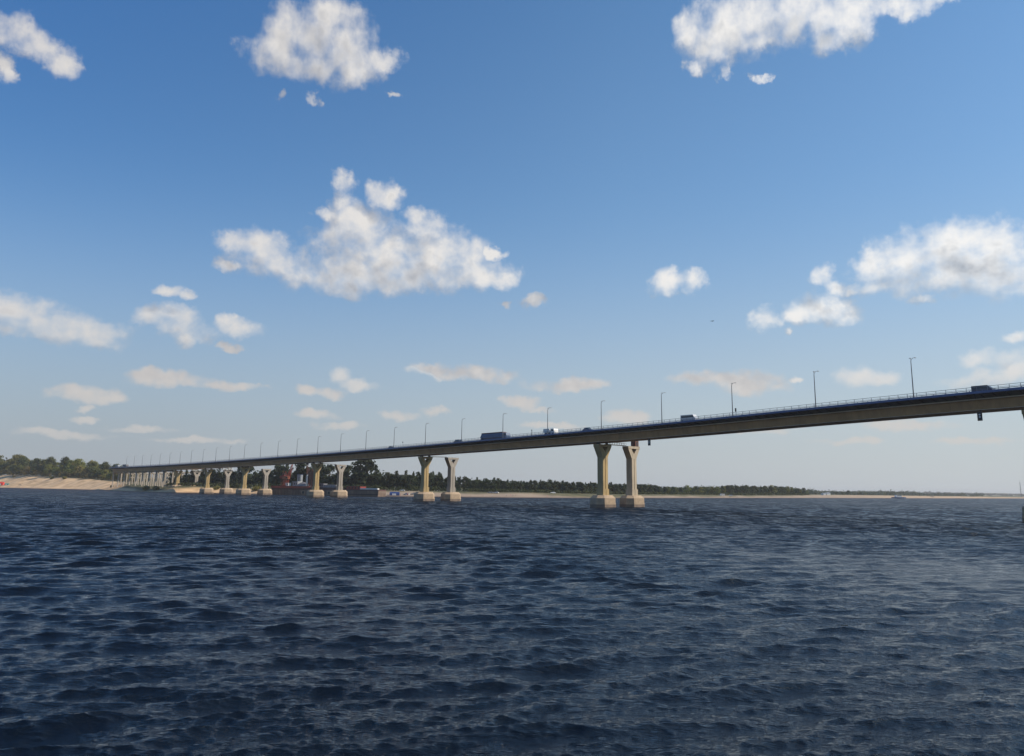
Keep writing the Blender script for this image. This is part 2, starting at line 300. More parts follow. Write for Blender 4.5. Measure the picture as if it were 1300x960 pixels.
def make_terrain():
    xs = np.concatenate([np.linspace(-6000, -1400, 40)[:-1], np.linspace(-1400, -200, 260)[:-1], np.linspace(-200, 700, 200)[:-1], np.linspace(700, 6000, 200)])
    ts = np.array([-40, -16, -6, -2.5, 0, 2.5, 5, 8, 11, 15, 19, 23, 27, 31, 35, 40, 46, 53, 60, 70, 80, 92, 110, 135, 170, 220, 300, 420, 600, 900, 1300, 1700, 2200, 2800, 3600, 5000])
    Xg, Tg = np.meshgrid(xs, ts); Yg = shore(Xg)+Tg; Zg = ground_z(Xg, Yg)
    nx, nt_ = len(xs), len(ts)
    v = np.stack([Xg, Yg, Zg], -1).reshape(-1, 3)
    i = (np.arange(nt_-1)[:, None]*nx+np.arange(nx-1)[None]).reshape(-1)
    f = np.stack([i, i+1, i+nx+1, i+nx], 1)
    me = bpy.data.meshes.new('ground'); me.from_pydata(v.tolist(), [], f.tolist()); me.update()
    for p in me.polygons: p.use_smooth = True
    # how much of the sand is grown over
    rp = np.interp(Xg, PLX, RMP); sand = np.interp(Xg, [-800, -440, -405, -340, -300, -200, -100, 15, 38, 110, 140, 350, 450, 1200], [72, 40, 13, 7, 16, 10, 20, 18, 5, 4, 11, 15, 40, 34])
    g = np.clip((Tg-sand+4*hnoise(Xg*1.7, Yg))/10, 0, 1).reshape(-1)
    at = me.attributes.new('grown', 'FLOAT', 'POINT'); at.data.foreach_set('value', g.astype(np.float32))
    gy = np.interp(Xg, [-240, -120, 420, 700, 1100], [0, .85, .85, .5, .35]).reshape(-1)
    at2 = me.attributes.new('greyish', 'FLOAT', 'POINT'); at2.data.foreach_set('value', gy.astype(np.float32))
    m = bpy.data.materials.new('shore_ground'); m.use_nodes = True; N = m.node_tree.nodes; L = m.node_tree.links; b = N['Principled BSDF']; b.inputs['Roughness'].default_value = .95
    a = N.new('ShaderNodeAttribute'); a.attribute_name = 'grown'
    tc = N.new('ShaderNodeTexCoord')
    n1 = N.new('ShaderNodeTexNoise'); n1.inputs['Scale'].default_value = .09; n1.inputs['Detail'].default_value = 8; L.new(tc.outputs['Object'], n1.inputs['Vector'])
    r1 = N.new('ShaderNodeValToRGB'); r1.color_ramp.elements[0].position = .35; r1.color_ramp.elements[0].color = (.44, .29, .155, 1); r1.color_ramp.elements[1].position = .6; r1.color_ramp.elements[1].color = (.66, .455, .26, 1); L.new(n1.outputs[0], r1.inputs[0])
    r2 = N.new('ShaderNodeValToRGB'); r2.color_ramp.elements[0].position = .4; r2.color_ramp.elements[0].color = (.055, .062, .022, 1); r2.color_ramp.elements[1].position = .7; r2.color_ramp.elements[1].color = (.16, .13, .06, 1); L.new(n1.outputs[0], r2.inputs[0])
    # damp dark sand at the waterline
    ge = N.new('ShaderNodeNewGeometry'); sp = N.new('ShaderNodeSeparateXYZ'); L.new(ge.outputs['Position'], sp.inputs[0])
    mr = N.new('ShaderNodeMapRange'); L.new(sp.outputs[2], mr.inputs[0]); mr.inputs[1].default_value = .15; mr.inputs[2].default_value = .8; mr.inputs[3].default_value = 0; mr.inputs[4].default_value = 1
    mw = N.new('ShaderNodeMix'); mw.data_type = 'RGBA'; L.new(mr.outputs[0], mw.inputs[0]); mw.inputs[6].default_value = (.12, .075, .05, 1); a2 = N.new('ShaderNodeAttribute'); a2.attribute_name = 'greyish'; ms_ = N.new('ShaderNodeMix'); ms_.data_type = 'RGBA'; L.new(a2.outputs['Fac'], ms_.inputs[0]); L.new(r1.outputs[0], ms_.inputs[6]); ms_.inputs[7].default_value = (.25, .20, .155, 1)
    L.new(ms_.outputs[2], mw.inputs[7])
    mg = N.new('ShaderNodeMix'); mg.data_type = 'RGBA'; L.new(a.outputs['Fac'], mg.inputs[0]); L.new(mw.outputs[2], mg.inputs[6]); L.new(r2.outputs[0], mg.inputs[7]); L.new(mg.outputs[2], b.inputs['Base Color'])
    n3 = N.new('ShaderNodeTexNoise'); n3.inputs['Scale'].default_value = .25; n3.inputs['Detail'].default_value = 6; L.new(tc.outputs['Object'], n3.inputs['Vector'])
    bp = N.new('ShaderNodeBump'); bp.inputs['Distance'].default_value = 1.2; bp.inputs['Strength'].default_value = .5; L.new(n3.outputs[0], bp.inputs['Height']); L.new(bp.outputs[0], b.inputs['Normal'])
    me.materials.append(m)
    return tag(link(bpy.data.objects.new('ground', me)), kind='structure')
make_terrain()

# ------------------------------------------------------------------ water: one sheet, real waves near by, finer ripples as bump
def make_water():
    rng = np.random.default_rng(11)
    rr = [3.0]
    while rr[-1] < 900: rr.append(rr[-1]*(1.02 if rr[-1] < 16 else (1.0031 if rr[-1] < 90 else 1.0023)))
    nw = len(rr)
    while rr[-1] < 60000: rr.append(rr[-1]*1.12)
    rr = np.array(rr)
    th = np.concatenate([np.arange(-180, -44, 4), np.linspace(-42, 42, 1250), np.arange(44, 181, 4)])*math.pi/180
    Rg, Tg = np.meshgrid(rr, th, indexing='ij')
    X = (Rg*np.sin(Tg)).astype(np.float32); Y = (Rg*np.cos(Tg)).astype(np.float32)
    nwr = nw; Xs, Ys = X[:nwr], Y[:nwr]; Z = np.zeros_like(X); DX = np.zeros_like(Xs); DY = np.zeros_like(Xs); Zs = np.zeros_like(Xs)
    Ncomp = 190
    lam = np.exp(rng.uniform(np.log(.20), np.log(6.0), Ncomp))
    mean = R(-72)  # travel direction, from +X
    dr = np.maximum(np.diff(rr, append=rr[-1]*1.12)[:nwr], rr[:nwr]*.00118)
    # group envelope so wave trains come and go
    for i in range(Ncomp):
        l = lam[i]; k = 2*math.pi/l
        spread = .20+.42*min(1, .6/l)
        a_ = mean+rng.normal(0, spread)
        amp = WAVE*l*(1.05 if l < .6 else (.72 if l < 2 else .84))*(1 if l < 2.2 else (2.2/l)**.9)*(1 if l < 5.5 else (5.5/l)**2)*rng.uniform(.6, 1.3)
        fade = np.clip((l/(2.6*dr)-1)/1.2, 0, 1)
        nr = int(np.searchsorted(-fade, 0, side='left')) if fade[-1] == 0 else nwr
        nr = int((fade > 0).sum())
        if nr == 0: continue
        ph = rng.uniform(0, 6.283); c, s_ = math.cos(a_), math.sin(a_)
        A = np.float32(k*c)*Xs[:nr]+np.float32(k*s_)*Ys[:nr]+np.float32(ph)
        w = (amp*fade[:nr, None]).astype(np.float32)
        Zs[:nr] += w*np.cos(A); sn = w*np.sin(A); DX[:nr] -= c*sn; DY[:nr] -= s_*sn
    # gusts: patches of rougher and calmer water
    gust = (1+.1*np.clip((np.sqrt(Xs*Xs+Ys*Ys)-70)/200, 0, 1))*(1+.28*np.sin(Xs*.045+Ys*.021+1)+.22*np.sin(Xs*.017-Ys*.043)+.15*np.sin(Xs*.11+Ys*.07+2)).astype(np.float32)
    fa = np.clip((R(43)-np.abs(Tg[:nwr]))/R(2.5), 0, 1)*np.clip((rr[:nwr, None]-3)/6, 0, 1)
    fa = (fa*gust).astype(np.float32)
    Z[:nwr] = Zs*fa; X[:nwr] += DX*fa*1.05; Y[:nwr] += DY*fa*1.05
    nr_, nt_ = X.shape
    v = np.stack([X, Y, Z], -1).reshape(-1, 3)
    i = (np.arange(nr_-1)[:, None]*nt_+np.arange(nt_-1)[None]).reshape(-1)
    f = np.stack([i, i+nt_, i+nt_+1, i+1], 1).astype(np.int32)
    me = bpy.data.meshes.new('water'); me.vertices.add(len(v)); me.vertices.foreach_set('co', v.ravel())
    me.loops.add(f.size); me.loops.foreach_set('vertex_index', f.ravel()); me.polygons.add(len(f))
    me.polygons.foreach_set('loop_start', np.arange(0, f.size, 4, dtype=np.int32)); me.polygons.foreach_set('loop_total', np.full(len(f), 4, np.int32))
    me.polygons.foreach_set('use_smooth', np.ones(len(f), bool)); me.update(); me.validate()
    m = bpy.data.materials.new('river_water'); m.use_nodes = True; N = m.node_tree.nodes; L = m.node_tree.links; b = N['Principled BSDF']
    b.inputs['Base Color'].default_value = WATER_COL; b.inputs['IOR'].default_value = 1.333; b.inputs['Specular Tint'].default_value = (.96, .95, .92, 1)
    tc = N.new('ShaderNodeTexCoord')
    ln = N.new('ShaderNodeVectorMath'); ln.operation = 'LENGTH'; L.new(tc.outputs['Object'], ln.inputs[0])
    def mr(a, b_, c, d):
        n = N.new('ShaderNodeMapRange'); L.new(ln.outputs['Value'], n.inputs[0])
        for q, val in enumerate((a, b_, c, d)): n.inputs[q+1].default_value = val
        return n.outputs[0]
    L.new(mr(20, 500, .05, .12), b.inputs['Roughness'])
    nrm = None
    def bump(scale, stretch, dist, strg, detail):
        nonlocal nrm
        mp = N.new('ShaderNodeMapping'); mp.inputs['Scale'].default_value = stretch; mp.inputs['Rotation'].default_value = (0, 0, R(-14)); L.new(tc.outputs['Object'], mp.inputs[0])
        n = N.new('ShaderNodeTexNoise'); n.inputs['Scale'].default_value = scale; n.inputs['Detail'].default_value = detail; n.inputs['Roughness'].default_value = .6; L.new(mp.outputs[0], n.inputs['Vector'])
        bp = N.new('ShaderNodeBump'); bp.inputs['Distance'].default_value = dist
        if hasattr(strg, 'links'): L.new(strg, bp.inputs['Strength'])
        else: bp.inputs['Strength'].default_value = strg
        L.new(n.outputs[0], bp.inputs['Height'])
        if nrm is not None: L.new(nrm, bp.inputs['Normal'])
        nrm = bp.outputs[0]
    bump(.28, (.45, 1, 1), 1.6, mr(90, 450, 0, 1.0), 4)      # metre scale chop where the mesh gets coarse
    bump(1.6, (.45, 1, 1), .26, mr(20, 250, .55, 1.0), 4)
    bump(4.5, (.35, 1.1, 1), .085, 1.0, 5)
    bump(13, (.35, 1.2, 1), .035, mr(15, 70, 1.0, 0), 3)
    # at grazing distance bump filters away: tilt the normal directly with patches of ripples
    def tilt(scale, stretch, strg, detail):
        nonlocal nrm
        mp = N.new('ShaderNodeMapping'); mp.inputs['Scale'].default_value = stretch; mp.inputs['Rotation'].default_value = (0, 0, R(-8)); L.new(tc.outputs['Object'], mp.inputs[0])
        n = N.new('ShaderNodeTexNoise'); n.inputs['Scale'].default_value = scale; n.inputs['Detail'].default_value = detail; n.inputs['Roughness'].default_value = .7; L.new(mp.outputs[0], n.inputs['Vector'])
        s0 = N.new('ShaderNodeVectorMath'); s0.operation = 'SUBTRACT'; L.new(n.outputs['Color'], s0.inputs[0]); s0.inputs[1].default_value = (.5, .66, .5)
        s1 = N.new('ShaderNodeVectorMath'); s1.operation = 'MULTIPLY'; L.new(s0.outputs[0], s1.inputs[0]); s1.inputs[1].default_value = (.6, 1.6, 0)
        s2 = N.new('ShaderNodeVectorMath'); s2.operation = 'SCALE'; L.new(s1.outputs[0], s2.inputs[0]); L.new(strg, s2.inputs[3])
        ad = N.new('ShaderNodeVectorMath'); ad.operation = 'ADD'; L.new(nrm, ad.inputs[0]); L.new(s2.outputs[0], ad.inputs[1])
        nn = N.new('ShaderNodeVectorMath'); nn.operation = 'NORMALIZE'; L.new(ad.outputs[0], nn.inputs[0]); nrm = nn.outputs[0]
    tilt(.30, (1, .30, 1), mr(50, 260, 0, 1.0), 3)
    tilt(1.1, (.8, .7, 1), mr(15, 200, .12, .6), 3)
    L.new(nrm, b.inputs['Normal'])
    me.materials.append(m)
    return tag(link(bpy.data.objects.new('water', me)), kind='structure')
WAVE = .0066
WATER_COL = (.004, .0065, .011, 1)
make_water()

# ------------------------------------------------------------------ bridge frame
TH = .67997; BO = np.array([36.3, 316.2]); BD = np.array([-math.sin(TH), math.cos(TH)]); BN = np.array([math.cos(TH), math.sin(TH)])
BROT = math.atan2(BD[1], BD[0])       # local x runs along the bridge away to the far bank, local y = towards the viewer's side (-BN)
def BP(s, off, z): p = BO+s*BD+off*BN; return Vector((p[0], p[1], z))
RSX = [-330, -230, -152, -98, -38, 21, 75, 146, 219, 315, 408, 500, 579, 688, 860]
RSZ = [35.6, 34.7, 33.75, 32.7, 31.1, 30.15, 29.4, 28.45, 27.7, 26.95, 26.35, 25.9, 25.75, 25.9, 26.2]
def zr(s): # smoothed height of the handrail
    q = np.linspace(-30, 30, 7); return float(np.mean([np.interp(s+d, RSX, RSZ) for d in q]))
S0, S1 = -300, 770
ss = list(np.arange(S0, S1+.1, 10))
def sweep(mb, prof, s_list=None, mi=0, x0=0):
    # prof: closed polygon of (off, dz) relative to handrail height; swept along the bridge, bridge-local coordinates
    rings = [[(s, -o, zr(s)+dz) for o, dz in prof] for s in (s_list or ss)]
    mb.loft(rings, mi)
bridge = empty('road_bridge', BP(0, 0, 0), BROT, 'long grey-brown girder road bridge with blue railings crossing the river to the far bank', 'bridge')
HB = 8.6
mb = MB(); sweep(mb, [(-4.55, -2.62), (-3.9, -5.35), (3.9, -5.35), (4.55, -2.62)]); 
for s in np.arange(S0+3, S1, 6.3):
    for sg in (-1, 1):
        z = zr(s); mb.prism([(-sg*4.50, z-2.90), (-sg*4.60, z-2.90), (-sg*4.02, z-5.30), (-sg*3.92, z-5.30)], 'x', s-.06, s+.06)
mb.build('girder', MT['girder'], bridge)
mb = MB()
for sg in (-1, 1):
    sweep(mb, [(sg*4.57, -2.58), (sg*4.57, -2.86), (sg*5.35, -2.90), (sg*5.35, -2.62)])
    sweep(mb, [(sg*3.3, -5.36), (sg*3.3, -5.46), (sg*4.25, -5.46), (sg*4.25, -5.36)])
mb.build('flange', MT['flange'], bridge)
mb = MB(); sweep(mb, [(-HB, -1.35), (-HB, -1.75), (-4.9, -2.57), (4.9, -2.57), (HB, -1.75), (HB, -1.35)])
for s in np.arange(S0+2, S1, 3.0):
    for sg in (-1, 1):
        z = zr(s)
        a = [(-sg*8.4, z-1.78), (-sg*8.4, z-2.0), (-sg*5.4, z-2.58), (-sg*5.4, z-2.40)]
        mb.prism(a, 'x', s-.1, s+.1, 1)
mb.build('deck_slab', [MT['slab'], MT['dark']], bridge)
for s in np.arange(S0+8, S1, 25.2):
    z = zr(s); mb = MB(); mb.tube([(s, 8.3, z-1.7), (s, 8.3, z-2.35), (s, 8.1, z-2.9)], .09, 6); mb.build('drain_pipe', MT['dark'], bridge)
mb = MB(); sweep(mb, [(-7.2, -1.346), (-7.2, -1.25), (7.2, -1.25), (7.2, -1.346)]); mb.build('road_surface', MT['asphalt'], bridge)
mb = MB()
for s_a in np.arange(S0, S1, 9.0):
    for o in (-3.5, 3.5): mb.add([(s_a+i, -o+j, zr(s_a+i)-1.244) for i, j in ((0, -.07), (3, -.07), (3, .07), (0, .07))], [(0, 1, 2, 3)])
sweep(mb, [(-.09, -1.246), (-.09, -1.242), (.09, -1.242), (.09, -1.246)]); mb.build('lane_marking', MT['white'], bridge)
for sg in (-1, 1):
    mb = MB(); sweep(mb, [(sg*(HB-.02), -1.72), (sg*(HB+.16), -1.72), (sg*(HB+.16), -1.08), (sg*(HB-.02), -1.08)]); mb.build('parapet_band', MT['blue'], bridge)
    mb = MB()
    sweep(mb, [(sg*(HB-.04), -.09), (sg*(HB+.1), -.09), (sg*(HB+.1), 0), (sg*(HB-.04), 0)])
    sweep(mb, [(sg*(HB), -.55), (sg*(HB+.05), -.55), (sg*(HB+.05), -.48), (sg*(HB), -.48)])
    for s in np.arange(S0+1, S1, 2.5):
        mb.box(s-.05, s+.05, -sg*(HB+.03)-.05, -sg*(HB+.03)+.05, zr(s)-1.1, zr(s)-.05)
    mb.build('railing', MT['rail'], bridge)
    mb = MB()
    sweep(mb, [(sg*7.25, -.74), (sg*7.33, -.74), (sg*7.33, -.58), (sg*7.25, -.58)])
    for s in np.arange(S0+1.7, S1, 3.0): mb.box(s-.07, s+.07, -sg*7.40-.06, -sg*7.40+.06, zr(s)-1.3, zr(s)-.62)
    mb.build('guard_rail', MT['rail'], bridge)

# piers -------------------------------------------------------------
def octagon(hx, hy, c): return [(-hx+c, -hy), (hx-c, -hy), (hx, -hy+c), (hx, hy-c), (hx-c, hy), (-hx+c, hy), (-hx, hy-c), (-hx, -hy+c)]
def make_pier(s, off, ztop, conc, label, base=-1.6, girder=True, fh=4.6):
    g = empty('bridge_pier', BP(s, off, 0), BROT, label, 'pier', 'standing bridge piers' if girder else 'free-standing pier columns')
    ms = conc
    mb = MB(); z0 = base
    o1 = octagon(3.9, 5.2, 2.2); o2 = octagon(3.0, 4.1, 1.7); o3 = octagon(4.05, 5.35, 2.3)
    mb.loft([[(x, y, z0) for x, y in o3], [(x, y, fh-3.0) for x, y in o3]])
    mb.loft([[(x, y, fh-2.99) for x, y in o1], [(x, y, fh-1.1) for x, y in o1], [(x, y, fh) for x, y in o2]])
    fo = mb.build('foundation', MT['tan'], g)
    sm = MB(); sm.loft([[(x*1.006, y*1.006, z0) for x, y in o3], [(x*1.006, y*1.006, 1.0+.12*math.sin(x*2+y)) for x, y in o3]]); sm.build('waterline_stain', MT['stain'], fo)
    fl = ztop-5.0; hw = 1.35; hl = 1.55
    mb = MB()
    # two leaves with a groove between them
    for sg in (-1, 1):
        mb.box(-hl, hl, *sorted((sg*.16, sg*hw)), fh-.02, fl)
        mb.box(-hl-.25, hl+.25, *sorted((sg*.1, sg*(hw+.3))), fh-.03, fh+2.4)
    mb.box(-hl+.3, hl-.3, -.155, .155, fh, fl)
    mb.build('shaft', ms, g)
    mb = MB(); W = 3.35; ct = 1.0
    for sg in (-1, 1):
        arm = [(sg*0.0, fl+.001), (sg*hw, fl+.001), (sg*W, ztop-ct), (sg*(W-1.75), ztop-ct), (sg*0.0, fl+1.9)]
        mb.prism(arm, 'x', -hl, hl)
    mb.prism([(-W, ztop-ct+.002), (W, ztop-ct+.002), (W+.12, ztop), (-W-.12, ztop)], 'x', -hl-.1, hl+.1)
    mb.build('head', ms, g)
    if girder:
        for sg in (-1, 1):
            b_ = MB(); b_.box(-.7, .7, sg*2.4-.6, sg*2.4+.6, ztop+.003, ztop+.3); b_.box(-.4, .4, sg*2.4-.4, sg*2.4+.4, ztop+.303, zr(s)-5.48)
            b_.build('bearing', MT['dark'], g)
    return g
PN = ['nearest bridge pier, cut off by the right edge of the view', 'tall ochre Y-headed bridge pier left of the free-standing one in mid river',
      'ochre Y-headed bridge pier, second one left of the tallest', 'ochre bridge pier standing in front of the moored red barge',
      'yellowish bridge pier between the barge and the sandy bank', 'short sunlit orange-tinted bridge pier at the edge of the sandy bank',
      'bridge pier standing on the sand where the thin column bents begin']
for i, s in enumerate((-151, 0, 128, 255, 378, 461, 542)):
    q = BP(s, 0, 0); gz = float(ground_z(np.array(q.x), np.array(q.y)))
    make_pier(s, 0, zr(s)-5.46-.75, MT['ochre'], PN[i], base=min(gz-1, -1.6), fh=4.6 if gz < 1 else gz+1.0)
PB = ['pale free-standing Y-headed pier without a deck, nearest of the empty ones, brown box on top', 'grey free-standing pier with no deck on it, right of the second full pier',
      'free-standing grey pier with no deck in front of the barge', 'free-standing pale pier with no deck, left of the cranes', 'free-standing pier with pale head near the sandy bank',
      'free-standing pier with white scaffold on its head, on the sandy bank']
BZ = [24.2, 22.6, 20.9, 19.6, 19.3, 19.2]
bps = []
for i, s in enumerate((0, 128, 255, 378, 461, 542)):
    q = BP(s, 16.6, 0); gz = float(ground_z(np.array(q.x), np.array(q.y)))
    bps.append(make_pier(s, 16.6, BZ[i], MT['cream'] if i == 0 else MT['grey'], PB[i], base=min(gz-1, -1.6), girder=False, fh=4.6 if gz < 1 else gz+1.0))
# brown work box on the nearest free-standing pier, and white scaffold on the last
wb = empty('work_box', BP(-.2, 18.6, 24.2), BROT, 'brown site cabin on top of the nearest free-standing pier', 'site cabin')
mb = MB(); mb.box(-1.2, 1.2, -1.0, 1.0, .02, 2.3); mb.build('wall', MT['rust'], wb)
mb = MB(); mb.prism([(-1.1, 2.31), (1.1, 2.31), (0, 2.75)], 'x', -1.3, 1.3); mb.build('roof', MT['slate'], wb)
mb = MB(); mb.box(-1.23, -1.21, -.4, .4, .1, 1.9); mb.build('door', MT['dark'], wb)
for s, off, z, lab in ((542, 16.6, 19.2, 'white scaffold platform on the head of the pier on the sand'), (461, 16.6, 19.3, 'pale scaffold platform on the pier near the sandy bank')):
    g = empty('scaffold', BP(s, off, z), BROT, lab, 'scaffold', 'scaffolds on the free-standing pier heads')
    mb = MB()
    for y in (-4, -2, 0, 2, 4): mb.tube([(-2, y, .05), (-2, y, 2.3)], .1); mb.tube([(2, y, .05), (2, y, 2.3)], .1)
    for x in (-2, 2):
        mb.tube([(x, -4, 2.2), (x, 4, 2.2)], .1); mb.tube([(x, -4, 1.1), (x, 4, 1.1)], .07)
        for y in (-4, 0): mb.tube([(x, y, .1), (x, y+4, 2.2)], .07)
    mb.build('frame', MT['white'], g)
    mb = MB(); mb.box(-2.2, 2.2, -4.3, 4.3, .01, .12); mb.build('plank_deck', MT['tan'], g)
for i, (s, za) in enumerate(((0, 24.2), (128, 22.6), (255, 20.9))):
    zA = zr(s)-6.2; g = empty('walkway', BP(s, 3.6, 0), BROT, ['light truss walkway with work platform linking the tallest pier pair', 'thin walkway linking the pier heads of the middle pair', 'thin walkway linking the pier heads above the barge'][i], 'walkway', 'walkways between pier heads')
    mb = MB(); y0, y1 = 0.05, -9.5
    for x in (-.5, .5):
        mb.tube([(x, y0, zA+.1), (x, y1, za+.15)], .13)
        if i == 0:
            mb.tube([(x, y0, zA+1.1), (x, y1, za+1.15)], .05)
            for k in range(8): t = k/7; mb.tube([(x, y0+(y1-y0)*t, zA+(za-zA)*t+.1), (x, y0+(y1-y0)*t, zA+(za-zA)*t+1.1)], .05)
    mb.build('frame', MT['dark'], g)
    mb = MB(); mb.add([(-.45, y0, zA+.24), (.45, y0, zA+.24), (.45, y1, za+.29), (-.45, y1, za+.29), (-.45, y0, zA+.30), (.45, y0, zA+.30), (.45, y1, za+.35), (-.45, y1, za+.35)], [(0, 1, 2, 3), (4, 5, 6, 7), (0, 1, 5, 4), (1, 2, 6, 5), (2, 3, 7, 6), (3, 0, 4, 7)]); mb.build('plank_deck', MT['steel'], g)
# approach bents ------------------------------------------------------
k = 0
for s in np.arange(572, 770, 24.0):
    for off, cm, zt, lab in ((0, MT['ochre'], zr(s)-5.46, 'twin-column bent under the approach deck'), (17, MT['grey'], 19.2, 'open portal frame of the unfinished approach')):
        q = BP(s, off, 0); gz = float(ground_z(np.array(q.x), np.array(q.y)))
        k += 1
        g = empty('approach_bent', BP(s, off, gz), BROT, ORD[(k+1)//2]+' pale '+lab+' counted from the river', 'bridge bent', 'bents of the approach' if off == 0 else 'portal frames of the unfinished approach')
        for y in (-4.2, 4.2):
            mb = MB(); mb.loft([[(a*.6, y+b*.65, -2) for a, b in ((-1, -1), (1, -1), (1, 1), (-1, 1))], [(a*.6, y+b*.65, zt-gz-1.4) for a, b in ((-1, -1), (1, -1), (1, 1), (-1, 1))]]); mb.build('column', MT['grey'], g)
        mb = MB(); mb.box(-1.1, 1.1, -5.6, 5.6, zt-gz-1.395, zt-gz-.02); mb.build('crossbeam', MT['grey'], g)
        if off: mb = MB(); mb.box(-.5, .5, -3.29, 3.29, (zt-gz)*.52, (zt-gz)*.52+1.1); mb.build('tie_beam', MT['grey'], g)

# street lamps ---------------------------------------------------------
def make_lamp():
    g = empty('street_lamp', (0, 0, 0), BROT)
    p = MB(); p.tube([(0, 0, 0), (0, 0, .7)], .2, 8); p.tube([(0, 0, .7), (0, 0, 5), (0, 0, 10.2)], [.17, .14, .10], 8); p.build('pole', MT['lamp'], g)
    for dx in (-.25, .25):
        a = MB(); a.tube([(0, 0, 10.15), (dx*.6, -.12, 10.75), (dx*1.5, -.42, 11.1), (dx*2.4, -.8, 11.25)], .06, 6); ar = a.build('arm', MT['lamp'], g)
        h_ = MB(); x, y, z = dx*2.6, -1.2, 11.24
        h_.loft([[(x-.10, y+.42, z-.04), (x+.10, y+.42, z-.04), (x+.10, y+.42, z+.06), (x-.10, y+.42, z+.06)], [(x-.17, y, z-.08), (x+.17, y, z-.08), (x+.17, y, z+.1), (x-.17, y, z+.1)], [(x-.12, y-.4, z-.06), (x+.12, y-.4, z-.06), (x+.12, y-.4, z+.04), (x-.12, y-.4, z+.04)]])
        h_.build('lamp_head', MT['lamphead'], ar)
    return g
lamp0 = make_lamp()
ls = [-125.5, -96.8, -67.4, -37.6, -7.6, 23.4, 53.2, 84.5, 115.8]
while ls[-1] < 690: ls.append(ls[-1]+30.5)
for i, s in enumerate(ls):
    o = lamp0 if i == 0 else copy_tree(lamp0)
    o.location = BP(s, -8.25, zr(s)-1.4)
    tag(o, 'slim grey street lamp on the bridge deck, %s from the right' % ORD[i+1], 'street lamp', 'street lamps along the bridge deck')

# hanging navigation marks
for s, lab in ((-27.8, 'black panel with two white dots hanging under the girder right of the tallest pier'), (-139.9, 'black panel with two white dots hanging under the girder near the right edge')):
    g = empty('navigation_mark', BP(s, -4.0, zr(s)-5.47), BROT, lab, 'sign', 'navigation marks under the girder')
    mb = MB(); mb.box(-.6, .6, -.05, .05, -2.75, -.35); mb.build('panel', MT['black'], g)
    for x in (-.35, .35): mb = MB(); mb.box(x-.05, x+.05, -.04, .04, -.348, .0); mb.build('hanger', MT['black'], g)
    for z in (-1.15, -1.75):
        mb = MB(); mb.prism([(.24*math.cos(a), z+.24*math.sin(a)) for a in [k*math.pi/5 for k in range(10)]], 'y', .055, .12); mb.build('lamp', MT['white'], g)

# ------------------------------------------------------------------ vehicles on the bridge (local x along the deck; +x = away, vehicle front at -x when rightwards)
def wheel(mb, x, y, r, w=.25): mb.prism([(x+r*math.cos(a), r+r*math.sin(a)) for a in [k*math.pi/6 for k in range(12)]], 'y', y-w/2, y+w/2)
def add_wheels(g, xs, r, hw):
    for x in xs:
        for y in (-hw, hw): mb = MB(); wheel(mb, x, y, r); mb.build('wheel', MT['tyre'], g)
def car(s, lane, paint, label, L=4.4, H=1.45, flip=1, van=False, loc=None, rz=None, roof=None, cat='car'):
    g = empty('parked_car' if loc is not None else ('minibus' if van == 'bus' else 'car'), loc if loc is not None else BP(s, lane, zr(s)-1.246), rz if rz is not None else BROT, label, cat, 'cars parked by the shore' if loc is not None else 'vehicles crossing the bridge')
    h = L/2; W = .88
    if van: prof = [(-h, .35), (h, .35), (h, H*.95), (h-.15, H), (-h+1.1, H), (-h+.45, H*.62), (-h+.05, H*.5)]
    else: prof = [(-h, .3), (h, .3), (h, .85), (h-.5, .95), (h-.62, .95), (-h+1.25, .95), (-h+.05, .75)]
    prof = [(flip*x, z) for x, z in prof]
    mb = MB(); mb.prism(prof, 'y', -W, W); mb.build('body', paint, g)
    mb = MB()
    if van:
        z0, z1 = H*.6, H*.88
        for y in (-W-.012, W+.002): mb.prism([(flip*(-h+.6), z0), (flip*(h-.3), z0), (flip*(h-.3), z1), (flip*(-h+1.0), z1)], 'y', y, y+.01)
        mb.build('window', MT['glass'], g)
    else:
        mb.loft([[(flip*(h-.55), -W+.05, .951), (flip*(-h+1.2), -W+.05, .951), (flip*(-h+1.2), W-.05, .951), (flip*(h-.55), W-.05, .951)],
                 [(flip*(h-1.1), -W+.18, H-.06), (flip*(-h+1.95), -W+.18, H-.06), (flip*(-h+1.95), W-.18, H-.06), (flip*(h-1.1), W-.18, H-.06)]]); mb.build('window', MT['glass'], g)
        mb = MB(); mb.box(*sorted((flip*(h-1.12), flip*(-h+1.98))), -W+.17, W-.17, H-.058, H); mb.build('roof', roof or paint, g)
    add_wheels(g, (-h+.85, h-.85), .32, W-.1)
    return g
